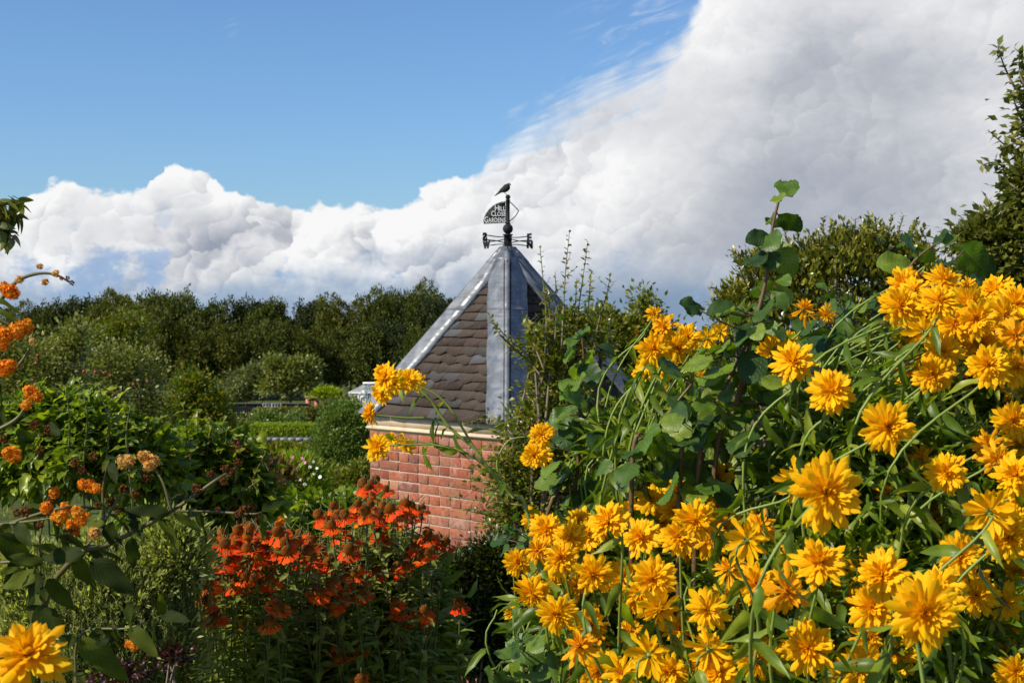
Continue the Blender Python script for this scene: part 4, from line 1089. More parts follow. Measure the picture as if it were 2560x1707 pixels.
# ------------------------------------------------------------------ thorn shrub before the house
def thorn():
    d = 8.2; root = bush('thorn_shrub', 'tall small leaved thorn shrub covering the right side of the brick house', 'shrub',
                         [(1290, 880, 75, 80), (1250, 1000, 90, 90), (1340, 1030, 120, 90), (1200, 1100, 85, 75), (1280, 1180, 130, 110), (1180, 1210, 55, 65), (1240, 800, 32, 55), (1300, 760, 40, 50), (1350, 800, 45, 55), (1430, 1010, 80, 80)],
                         d, M_thorn, LEAF_S, .034, 1250, 15, .075, up=.3, shell=.35, depthr=.5)
    wm, lm = MB(), MB()
    whips = [[(1250, 850), (1255, 740), (1248, 650), (1240, 565)], [(1290, 800), (1295, 690), (1300, 610), (1308, 535)], [(1275, 780), (1278, 700), (1275, 625)], [(1320, 800), (1330, 700), (1340, 630), (1350, 555)], [(1335, 800), (1350, 720), (1358, 620)],
             [(1360, 820), (1375, 740), (1395, 670), (1402, 630)], [(1385, 830), (1400, 760), (1408, 700)], [(1305, 800), (1318, 740), (1325, 640)], [(1215, 830), (1150, 770), (1135, 740), (1118, 715)], [(1240, 860), (1190, 800), (1150, 760)], [(1250, 850), (1215, 760), (1208, 730)],
             [(1180, 1000), (1130, 960), (1060, 975)], [(1200, 1160), (1120, 1150), (1030, 1140)], [(1180, 1200), (1110, 1180), (1060, 1170)], [(1170, 1060), (1110, 1060), (1075, 1085)], [(1240, 700), (1250, 690), (1262, 680)], [(1265, 780), (1262, 700), (1255, 660)]]
    for w in whips:
        c = bez([P(x, y, d - .1 + rng.normal() * .12) for x, y in w], 18); wm.tube(c, np.linspace(.006, .0018, len(c)), 5)
        stem_leaves(lm, c, LEAF_S, .050, .019, start=.05, opp=False, spread=1.0, droop=.1, taper=.45)
        for q in range(3):
            i = rng.integers(2, len(c) - 3); e = c[i] + np.array([rng.normal() * .05, rng.normal() * .04, .06]); wm.tube([c[i], e], [.002, .001], 4); stem_leaves(lm, np.array([c[i], e]), LEAF_S, .032, .014, opp=False, spread=1.0)
    wm.build('shoots', M_twig, root); lm.build('shoot_foliage', M_thorn, root)


thorn()
bush('climbing_shrub', 'sunlit leafy shrub beyond the right slope of the roof', 'shrub', [(1400, 780, 80, 60), (1460, 830, 80, 80), (1370, 800, 50, 70), (1520, 870, 70, 70), (1480, 760, 26, 60), (1482, 700, 14, 36), (1535, 790, 26, 30), (1580, 850, 60, 60), (1500, 950, 120, 80)], 14.5, M_thorn, LEAF_S, .055, 900, 20, .12, shell=.5, up=.3, inner=.2)
bush('holly_bush', 'rounded holly bush with upright tips against the grey cloud', 'shrub', [(1900, 660, 190, 110), (1980, 600, 130, 80), (1810, 640, 120, 70), (1760, 700, 110, 60), (2080, 640, 110, 90), (1850, 760, 230, 90), (2100, 750, 150, 110), (1690, 690, 50, 26), (1700, 740, 60, 50)], 9.5, M_holly, LEAF_S, .040, 1500, 15, .07, up=1.1, shell=.3, depthr=.6)


def holly_tips():
    d = 9.5; root = [o for o in bpy.data.objects if o.name.startswith('holly_bush')][0]; wm, lm = MB(), MB()
    for (x, y) in [(1890, 500), (1910, 510), (1945, 520), (1995, 495), (2050, 495), (2075, 495), (2015, 510), (2105, 505), (2125, 520), (1880, 530), (1860, 540), (1830, 530), (1800, 520), (1965, 505), (1745, 540), (1690, 580), (1680, 575), (1715, 590), (1640, 660), (1625, 695), (1640, 740), (1700, 620), (2150, 560), (2140, 590), (1740, 560), (1770, 545), (2030, 520), (1930, 540)]:
        c = bez([P(x + (1920 - x) * .28, y + 120, d), P(x + (1920 - x) * .1, y + 50, d - .1), P(x, y, d - .1 + rng.normal() * .2)], 12); wm.tube(c, np.linspace(.009, .004, len(c)), 5)
        stem_leaves(lm, c, LEAF_S, .048, .012, start=.1, opp=False, spread=.9, droop=-.2, taper=.3)
    wm.build('shoots', M_twig, root); lm.build('shoot_foliage', M_holly, root)


holly_tips()


def pear():
    d = 11; root = bush('pear_tree', 'tall dark tree rising at the right edge of the picture', 'tree', [(2340, 600, 80, 100), (2265, 650, 50, 50), (2390, 470, 55, 110), (2410, 290, 45, 110), (2320, 720, 110, 90), (2280, 560, 50, 50), (2210, 560, 26, 20)], d, M_pear, LEAF_S, .075, 900, 16, .13, shell=.35, up=.2, depthr=.8)
    wm, lm = MB(), MB()
    for w in [[(2400, 300), (2330, 200), (2300, 135), (2292, 105)], [(2420, 260), (2350, 190), (2340, 125)], [(2400, 420), (2320, 345), (2270, 300)], [(2400, 460), (2300, 380), (2255, 378)], [(2400, 380), (2340, 260), (2325, 215)], [(2400, 520), (2330, 430), (2300, 420)], [(2400, 560), (2280, 500), (2240, 492)], [(2340, 620), (2240, 540), (2190, 540)], [(2400, 300), (2350, 290), (2338, 300)], [(2400, 350), (2330, 330), (2300, 350)], [(2420, 200), (2370, 150), (2330, 110)], [(2420, 640), (2300, 560), (2235, 530)], [(2420, 500), (2350, 470), (2310, 480)], [(2400, 600), (2290, 590), (2215, 575)], [(2430, 330), (2370, 240), (2350, 160)]]:
        c = bez([P(x, y, d + rng.normal() * .1) for x, y in w], 16); wm.tube(c, np.linspace(.014, .003, len(c)), 5); stem_leaves(lm, c, LEAF_S, .105, .020, start=.15, opp=False, spread=1.0, droop=.2, taper=.3)
    wm.build('shoots', M_twig, root); lm.build('shoot_foliage', M_pear, root)


pear()


def overhang():
    d = 3.6; root = thing('overhanging_branch', 'dark leafy branch reaching in at the left edge against white cloud', 'branch', P(-160, 470, d)); wm, lm = MB(), MB()
    for w in [[(-160, 470), (-60, 460), (0, 470), (45, 462)], [(-60, 460), (-10, 500), (30, 545)], [(-40, 460), (10, 490), (45, 495)], [(-30, 470), (0, 520), (10, 545)]]:
        c = bez([P(x, y, d + rng.normal() * .03) for x, y in w], 14); wm.tube(c, np.linspace(.006, .0015, len(c)), 5); stem_leaves(lm, c, LEAF_M, .046, .0055, start=.2, opp=False, spread=1.0, droop=.5, taper=.1)
    wm.build('branch_wood', M_twig, root); lm.build('foliage', M_pear, root)


overhang()

# dark evergreen at the foot of the wall
bush('cotoneaster_bush', 'dark glossy small leaved bush at the foot of the brick wall', 'shrub', [(1090, 1360, 110, 100), (1130, 1290, 60, 50), (1040, 1300, 40, 26), (1160, 1480, 100, 110), (1060, 1500, 90, 90), (1180, 1330, 60, 90)], 6.6, M_dark, LEAF_S, .024, 1700, 16, .05, shell=.5, inner=.3, depthr=.6)


# ------------------------------------------------------------------ helenium
def helenium():
    tm = leaf_grid(5, 4, .52, fold=-.06, droop=.06, peak=.74, tip=.22, serr=.06, nser=3)
    pets = []
    for k in range(5):
        mb = MB(); n = 14; a = np.arange(n) / n * 6.283 + rng.normal(size=n) * .07
        dz = -.50 - .35 * (k % 3) - .2 * rng.random(n)
        if k == 4: dz = .05 - .2 * rng.random(n)
        ax = np.stack([np.cos(a), np.sin(a), dz], 1); nr = np.stack([np.cos(a) * .8, np.sin(a) * .8, 0 * a + 1], 1) + rng.normal(size=(n, 3)) * .09
        mb.inst(tm, frames(ax, nr, .95 + .15 * rng.random(n), 1.05), np.stack([np.cos(a) * .28, np.sin(a) * .28, 0 * a], 1))
        pets.append(mb.mesh('flower', M_hpet))
    cn = MB(); cn.lathe([(.47 * math.sin(q), .22 - .44 * math.cos(q)) for q in np.linspace(.12, 3.05, 10)], (0, 0, 0), 14)
    nn = 160; i = np.arange(nn); zz = 1 - 1.5 * (i + .5) / nn; ph = i * 2.39996; rr = np.sqrt(np.maximum(0, 1 - zz ** 2)); dd = np.stack([rr * np.cos(ph), rr * np.sin(ph), zz], 1)
    spk = (np.array([[-.05, -.05, 0], [.05, -.05, 0], [0, .06, 0], [0, 0, .09]]), [np.array([[0, 1, 3], [1, 2, 3], [2, 0, 3]])], np.zeros((4, 2)))
    x_ = norm(np.cross(dd, [0.3, .2, 1])); y_ = np.cross(dd, x_)
    cn.inst(spk, np.stack([x_, y_, dd], -1), dd * .45 + np.array([0, 0, .22])); cone = cn.mesh('cone', M_cone)
    raw = [(1430, 165), (1517, 140), (1590, 200), (1490, 255), (1480, 310), (1393, 305), (1218, 320), (1115, 385), (1180, 400), (1225, 405), (1240, 478), (1363, 355), (1420, 400), (1567, 320), (1540, 385), (1640, 335), (1633, 365), (1730, 300), (1765, 325), (1845, 335), (1527, 497), (1577, 545), (1883, 520), (1885, 555), (1930, 575), (2010, 575), (1960, 548), (330, 545), (300, 595), (435, 510), (550, 495), (585, 478), (630, 470), (628, 495), (710, 497), (522, 540), (555, 535), (830, 505), (862, 500), (915, 525), (980, 518), (1030, 540), (865, 570), (548, 610), (605, 607), (675, 595), (710, 610), (757, 578), (790, 610), (552, 645), (620, 655), (668, 690), (705, 645), (480, 705), (420, 715), (248, 720), (355, 745), (500, 665), (340, 875), (445, 870), (255, 935), (460, 935), (712, 805), (770, 835), (385, 1070), (235, 1110), (485, 1105), (575, 1050), (740, 1075), (835, 1030), (1110, 905), (1280, 915), (1420, 910), (1130, 720), (1195, 715), (1225, 690), (1297, 735), (1290, 800), (1415, 755), (1525, 780), (1500, 680), (1740, 740), (1675, 750), (1800, 590), (1740, 640), (1665, 690), (1645, 995), (1740, 1045), (1820, 1010), (1855, 1050), (2105, 1000), (1230, 1320), (1307, 1270), (1410, 1545), (1070, 560), (1100, 600), (960, 560), (1160, 930), (330, 990), (400, 640), (460, 590), (1050, 640), (380, 800), (640, 740), (1330, 560), (1390, 830), (1200, 860), (890, 640)]
    raw += [(x + rng.normal() * 45, y + abs(rng.normal()) * 55) for x, y in raw if x < 1900 for _ in range(2) if rng.random() < .6]
    grp = {}
    for zx, zy in raw:
        g = 'solo' if zx > 2050 else 'right' if zx > 1480 else 'mid' if zx > 1050 else 'left'
        grp.setdefault(g, []).append(((400 + zx / 2.815) / K, (1150 + zy / 2.815) / K))
    info = {'left': (620, 4.2, 'sneezeweed clump at the left with densely packed orange red daisies'), 'mid': (830, 4.35, 'tall sneezeweed clump in the middle with orange daisies before the bricks'), 'right': (930, 4.6, 'sneezeweed clump at the right, orange daisies beside the brick wall foot'), 'solo': (1050, 4.5, 'single thin sneezeweed stem with one orange daisy before the dark bush')}
    for g, L in grp.items():
        X, d, lab = info[g]; bx = P(X, 1500, d); base = np.array([bx[0], d, G(d) - .02]); root = thing('sneezeweed', lab, 'flower plant', base, 'orange sneezeweed clumps')
        sm, lm = MB(), MB()
        for (x, y) in L:
            dd_ = d - .12 + (rng.random() - .5) * .5 - (.0009 * (y - 1200)); p = P(x, y, dd_); sc = .0285 * (.85 + .3 * rng.random())
            axis = norm(np.array([-.18 + rng.normal() * .22, -.25 + rng.normal() * .2, 1.0])); xx = norm(np.cross(axis, rdir(1)[0])); yy = np.cross(axis, xx)
            R = np.stack([xx, yy, axis], 1) * sc
            f = link_mesh('flower', pets[rng.integers(0, 5)], root, R, p - axis * .005)
            c = bpy.data.objects.new('cone', cone); COL.objects.link(c); c.parent = f
            bp_ = base + np.array([(p[0] - base[0]) * .45 + rng.normal() * .05, rng.normal() * .08, 0])
            knee = bp_ + (p - bp_) * .62 + np.array([(p[0] - bp_[0]) * -.12 + rng.normal() * .03, rng.normal() * .03, 0]); c_ = bez([bp_, knee, p - axis * .02, p], 18); sm.tube(c_, np.linspace(.0035, .0014, len(c_)), 5)
            stem_leaves(lm, c_[:-5], LEAF_L, .080, .022, start=.3, opp=False, spread=.9, droop=.2, taper=.45)
            q = c_[-6]
            for _ in range(1):
                e = q + np.array([rng.normal() * .03, rng.normal() * .03, .05]); sm.tube([q, e], [.0015, .001], 4)
        if g != 'solo':
            s = K / F * d; bl = {'left': [(600, 1400, 130, 110), (560, 1510, 130, 90), (700, 1480, 110, 110)], 'mid': [(830, 1370, 90, 110), (800, 1500, 120, 110)], 'right': [(930, 1400, 70, 110), (920, 1520, 110, 90), (880, 1300, 60, 60)]}[g]
            crown(lm, [(P(b[0], b[1] + 12, d + .22), (b[2] * s, b[2] * s * .7, b[3] * s), b[2] * b[3]) for b in bl], 420, 12, .06, .070, LEAF_L, up=.5, shell=.3)
        sm.build('stems', M_stemd, root, smooth=True); lm.build('foliage', M_hel, root, smooth=True)


helenium()


# ------------------------------------------------------------------ fine leaved bush bottom left
def rosemary(label, blobs, d, n, m=None, size=.017, h=.13):
    s = K / F * d; bl = [(P(b[0], b[1], d), np.array([b[2] * s, b[2] * s * .7, b[3] * s])) for b in blobs]
    root = thing('fine_leaved_bush', label, 'shrub', (bl[0][0][0], d, G(d))); lm, sm = MB(), MB()
    tot = sum(b[1][0] * b[1][2] for b in bl)
    for c, r in bl:
        for _ in range(int(n * r[0] * r[2] / tot)):
            q = rdir(1)[0]; q[1] = -abs(q[1]) if rng.random() < .75 else q[1]; q[2] = q[2] if q[2] > -.5 else -q[2]
            tip = c + q * r * (.75 + .25 * rng.random()); ln = h * (.6 + .8 * rng.random()); b0 = tip - np.array([q[0] * .25 * ln + rng.normal() * .02, q[1] * .25 * ln, ln])
            cc = bez([b0, (b0 + tip) / 2 + rng.normal(size=3) * .008, tip], 8); sm.tube(cc, [.0018] * len(cc), 3, cap=False); stem_leaves(lm, cc, LEAF_N, size, .0040, start=.1, opp=True, spread=.8, droop=-.3, taper=.35)
    crown(lm, [(c, r * .9) for c, r in bl], int(n * 1.0), 14, .03, size * 1.2, LEAF_N, wid=1.6, up=.9)
    lm.build('foliage', m or M_rose, root); sm.build('stems', M_stemd, root)
    return root


rosemary('large fine leaved grey green bush in the lower left', [(250, 1420, 210, 210), (90, 1480, 150, 150), (390, 1290, 90, 110), (350, 1500, 120, 120), (60, 1330, 90, 70)], 3.6, 3400)
bush('purple_heuchera', 'small dark purple leaved plant at the lower left', 'plant', [(270, 1552, 50, 20), (400, 1515, 22, 18)], 3.2, M_purple, LEAF_O, .018, 40, 9, .02, group=None)


# ------------------------------------------------------------------ leafy shrubs on the left
def shrub_stems(name, label, d, spec, m, tm, size, step, stemm, fill=None, fillsize=None, nfill=200, rad=.005, droop=.3, opp=True, jd=.12, base=None, toward=None, smooth=True):
    X0 = np.mean([w[-1][0] for w in spec]) if base is None else base
    bz = P(X0, 1500, d); b0 = np.array([bz[0], d, G(d) - .02]); root = thing(name, label, 'shrub', b0); sm, lm = MB(), MB()
    for w in spec:
        jj = rng.normal() * jd; c = bez([P(x, y, d + jj) for x, y in w], 16); sm.tube(c, np.linspace(rad, rad * .35, len(c)), 5); stem_leaves(lm, c, tm, size, step, start=.08, opp=opp, spread=1.0, droop=droop, taper=.35, toward=toward)
    root['_f'] = 1; del root['_f']
    if fill:
        s = K / F * d; crown(lm, [(P(b[0], b[1], d + .1), (b[2] * s, b[2] * s * .7, b[3] * s), b[2] * b[3]) for b in fill], nfill, 10, size * .8, fillsize or size, tm, up=.2, shell=.4)
        branches(sm, b0, [P(b[0], b[1] - b[3] * .4, d) for b in fill for _ in range(2)], rad * 1.4, rad * .5)
    sm.build('stems', stemm, root, smooth=True); lm.build('foliage', m, root, smooth=smooth)
    return root


sa = shrub_stems('leafy_shrub', 'leafy shrub with crinkled dark leaves behind the orange blooms', 4.6,
                 [[(150, 1100), (160, 980), (150, 890)], [(240, 1080), (250, 980), (225, 880)], [(90, 1100), (100, 1000), (90, 880)], [(300, 1100), (290, 1000), (300, 930)], [(190, 1080), (200, 950), (180, 870)], [(340, 1150), (345, 1050), (340, 960)], [(60, 1150), (30, 1010), (20, 920)], [(130, 1000), (80, 900), (70, 870)]],
                 M_weig, LEAF_O, .052, .022, M_stemd, fill=[(180, 1040, 160, 110), (60, 1060, 110, 110), (300, 1090, 110, 90), (120, 970, 90, 55)], nfill=640)
sb = shrub_stems('leafy_shrub', 'bright leaved shrub with tall red stemmed shoot and crimson sprays', 5.0,
                 [[(445, 1100), (430, 1000), (420, 925)], [(400, 1080), (390, 1000), (372, 960)], [(470, 1090), (480, 1010), (490, 970)], [(520, 1130), (540, 1060), (580, 1030)], [(560, 1150), (590, 1080), (610, 1040)], [(350, 1100), (350, 1030), (345, 970)], [(430, 1120), (450, 1050), (455, 940)], [(500, 1200), (560, 1130), (600, 1100)], [(480, 1150), (500, 1060), (520, 1010)]],
                 M_weig, LEAF_O, .055, .026, M_stemr, fill=[(450, 1080, 110, 80), (540, 1100, 80, 70), (420, 1180, 130, 70), (560, 1170, 70, 60)], nfill=460)
cm_ = MB()
for (X, Y) in [(545, 1018), (552, 1030), (622, 1070), (640, 1095), (575, 1175)]:
    c = P(X, Y, 4.75); k = 11; cm_.inst(LEAF_S, frames(rdir(k, -.2), rdir(k), .013), c + rng.normal(size=(k, 3)) * .011)
cm_.build('sprays', M_mag, sb)
shrub_stems('low_shrub', 'low leafy plant between the sneezeweed and the white flowers', 6.0, [[(740, 1250), (760, 1180), (780, 1130)], [(800, 1240), (830, 1180), (850, 1150)], [(690, 1260), (690, 1200), (700, 1160)], [(870, 1250), (900, 1190), (915, 1180)]], M_rud, LEAF_O, .07, .04, M_stemd, fill=[(720, 1210, 70, 45), (820, 1200, 70, 40), (660, 1260, 80, 45)], nfill=110)


# ------------------------------------------------------------------ buddleia
def floret_ball(cols, n=60, r=.5, brown=False, loose=0.0):
    mb = MB(); d = rdir(n); x_ = norm(np.cross(d, [.2, .3, 1])); y_ = np.cross(d, x_); R = np.stack([x_, y_, d], -1)
    if brown:
        o = np.array([[0, 0, -.12], [.09, 0, 0], [0, .09, 0], [-.09, 0, 0], [0, -.09, 0], [0, 0, .13]]); f = np.array([[0, 2, 1], [0, 3, 2], [0, 4, 3], [0, 1, 4], [5, 1, 2], [5, 2, 3], [5, 3, 4], [5, 4, 1]])
        mb.inst((o, [f], np.zeros((6, 2))), R * (.7 + .6 * rng.random((n, 1, 1))), d * (r * (.55 + .45 * rng.random((n, 1)))))
    else:
        V = [[0, 0, -.25]]; fs = []; uv = [[.5, 0]]
        for k in range(4):
            a = k * math.pi / 2; c, s = math.cos(a), math.sin(a); c2, s2 = math.cos(a + .45), math.sin(a + .45); c3, s3 = math.cos(a - .45), math.sin(a - .45)
            V += [[c * .19, s * .19, .02], [c2 * .12, s2 * .12, .04], [c3 * .12, s3 * .12, .0], [0, 0, .0]]; b = 1 + 4 * k; fs += [[b + 3, b + 2, b, b + 1]]; uv += [[.5, .9], [1, .5], [0, .5], [.5, 0]]
        tf = np.array([[0, 1 + 4 * k + 1, 1 + 4 * ((k + 1) % 4) + 2] for k in range(4)])
        mb.inst((np.array(V), [np.array(fs), tf], np.array(uv)), R * (.8 + .4 * rng.random((n, 1, 1))), d * (r * (.5 + .55 * rng.random((n, 1)))))
    return mb.mesh('flower_head', cols)


def buddleia():
    org = [floret_ball(M_bpet) for _ in range(3)]; pale = [floret_ball(M_bpale, 50)]; brn = [floret_ball(M_brown, 60, .45, True) for _ in range(2)]
    d = 2.7
    root = thing('buddleia_bush', 'sprawling bush at left with ball clusters of orange flowers and brown seed heads', 'shrub', (P(60, 1400, d)[0], d, G(d))); sm, lm = MB(), MB()
    Z = lambda x, y: (x / 2.217 / K, (1000 + y / 2.217) / K)
    main = [[(250, 1700), (250, 1130), (430, 860), (600, 800), (940, 620), (1180, 455), (1310, 375)], [(0, 690), (210, 665), (300, 650)], [(430, 860), (420, 740), (400, 700)], [(440, 850), (520, 760), (560, 690)], [(730, 740), (735, 600), (715, 400)], [(580, 670), (570, 500), (600, 330)], [(580, 670), (660, 540), (700, 520)], [(950, 615), (900, 450), (820, 330)], [(950, 615), (1200, 620), (1400, 630), (1450, 620)], [(240, 1150), (220, 800), (260, 600)], [(0, 700), (330, 600), (600, 600), (700, 610)],
            [(430, 1700), (440, 1310), (720, 1260), (900, 1190)], [(250, 1130), (120, 950), (60, 800)], [(0, 900), (220, 880), (380, 850)], [(100, 1700), (150, 1300), (240, 1150)]]
    curves = []
    for i, w in enumerate(main):
        c = bez([P(*Z(x, y), d + .03 * math.sin(i * 2 + x * .01)) for x, y in w], 24); r = .0068 if i == 0 else .0032; sm.tube(c, np.linspace(r, r * .4, len(c)), 7); curves.append(c)
    up_ = [[(-60, 760), (0, 690), (40, 645), (90, 628), (130, 632), (160, 648)], [(-60, 700), (0, 718), (60, 742)], [(-40, 880), (30, 850), (70, 800)], [(-30, 1000), (40, 960), (70, 905)], [(-40, 720), (10, 740), (40, 758)]]
    for w in up_:
        c = bez([P(x, y, d + .05) for x, y in w], 20); sm.tube(c, np.linspace(.0055, .002, len(c)), 6); curves.append(c)
    for i, c in enumerate(curves):
        if i in (0,): stem_leaves(lm, c[6:], LEAF_L, .085, .11, opp=True, spread=.9, droop=.5, toward=(0, -.6, 0))
        elif i < 15: stem_leaves(lm, c, LEAF_L, .075, .075, start=.2, opp=True, spread=1.0, droop=.5, taper=.3, toward=(0, -.5, 0))
        elif i > 15: stem_leaves(lm, c, LEAF_L, .06, .05, start=.2, opp=True, spread=1.0, droop=.4)
    lm.inst(LEAF_L, frames(norm(np.array([[.6, -.1, -.1], [.3, -.1, -.1]])), np.array([[0, -.4, 1.], [0, -.5, 1]]), .06), np.array([P(-20, 690, d), P(-10, 712, d)]))
    # big hanging leaves, laid by hand: start, tip
    big = [((500, 890), (725, 1050), 1.25), ((725, 760), (740, 930), 1.0), ((225, 960), (130, 1120), 1.3), ((260, 990), (400, 1160), 1.1), ((0, 740), (170, 930), 1.2), ((240, 1130), (220, 1330), 1.4), ((430, 870), (480, 1030), 1.2), ((440, 1320), (690, 1530), 1.1), ((720, 1260), (860, 1400), 1.1), ((900, 1190), (890, 1090), 1.0), ((840, 1200), (830, 1320), 1.1), ((720, 1260), (700, 1140), 1.1), ((900, 1190), (1030, 1210), .9), ((600, 790), (610, 690), 1.6), ((90, 680), (160, 800), 1.2), ((240, 900), (60, 860), 1.0), ((470, 850), (220, 870), .9), ((580, 680), (480, 690), .9), ((610, 340), (640, 450), 1.0), ((940, 620), (700, 600), .8), ((960, 620), (1110, 720), .7), ((220, 960), (0, 1030), .9), ((280, 1150), (330, 1320), 1.2), ((150, 1290), (100, 1380), 1.0), ((430, 1310), (300, 1370), 1.0), ((540, 1370), (600, 1300), 1.0), ((330, 200), (270, 120), 1.0), ((0, 950), (110, 930), 1.0)]
    for (a, b_, w) in big:
        dj = d - .05 - rng.random() * .1; p0, p1 = P(*Z(*a), dj), P(*Z(*b_), dj + rng.normal() * .03); L = np.linalg.norm(p1 - p0)
        lm.inst(leaf_grid(12, 6, .36 * w, fold=.12, droop=.12, peak=.4, wavy=.04), frames((p1 - p0)[None], np.array([[rng.normal() * .3, -1, .45]]), L * 1.1), p0[None])
    sm.build('stems', stemmat('buddleia stems', (.13, .15, .045), (.10, .055, .025), 4), root, smooth=True); lm.build('foliage', M_bud, root, smooth=True)

    def head(x, y, px, ms, nm='flower_head'):
        dj = d - .06 + rng.normal() * .04; p = P(x, y, dj); R = frames(rdir(1), rdir(1), px * K / F * dj * (1.12 if ms is not brn else .95))[0]; link_mesh(nm, ms[rng.integers(0, len(ms))], root, R, p)
    for x, y, s in [(40, 758, 40), (60, 750, 32), (12, 770, 36), (12, 845, 36), (26, 838, 26), (70, 900, 32), (85, 912, 26), (60, 930, 24), (22, 670, 32), (34, 676, 22), (8, 660, 24), (30, 1043, 36), (18, 1040, 26), (124, 1130, 24), (207, 1118, 30), (222, 1122, 24), (190, 1112, 24), (137, 1188, 36), (166, 1212, 36), (186, 1188, 34), (150, 1170, 30), (178, 1175, 26), (307, 1482, 24), (645, 1196, 18), (638, 1202, 14), (106, 1166, 28), (5, 790, 30), (295, 1478, 18)]: head(x, y, s, org)
    for x, y, s in [(282, 1060, 30), (296, 1056, 26), (335, 1052, 28), (350, 1060, 32), (340, 1072, 24), (325, 1045, 20), (92, 612, 14), (45, 643, 18), (103, 647, 16), (128, 628, 16), (216, 1225, 30), (75, 785, 16)]: head(x, y, s, pale)
    for x, y, s in [(93, 1033, 24), (79, 977, 28), (112, 987, 28), (174, 1064, 28), (215, 1047, 24), (190, 1080, 22), (282, 1122, 24), (311, 1134, 26), (255, 1151, 26), (336, 1097, 26), (452, 1122, 28), (485, 1089, 22), (518, 1074, 26), (514, 1105, 22), (559, 1176, 32), (548, 1180, 24), (595, 1192, 20), (58, 1174, 30), (40, 1178, 24), (89, 1205, 26), (165, 650, 14), (155, 638, 12), (142, 640, 12), (545, 1062, 22), (530, 1085, 22), (500, 1170, 16), (8, 1010, 24), (118, 1150, 20), (225, 1160, 20), (270, 1175, 18), (575, 1160, 18), (280, 1470, 18), (255, 1468, 16)]: head(x, y, s, brn, 'seed_head')


buddleia()


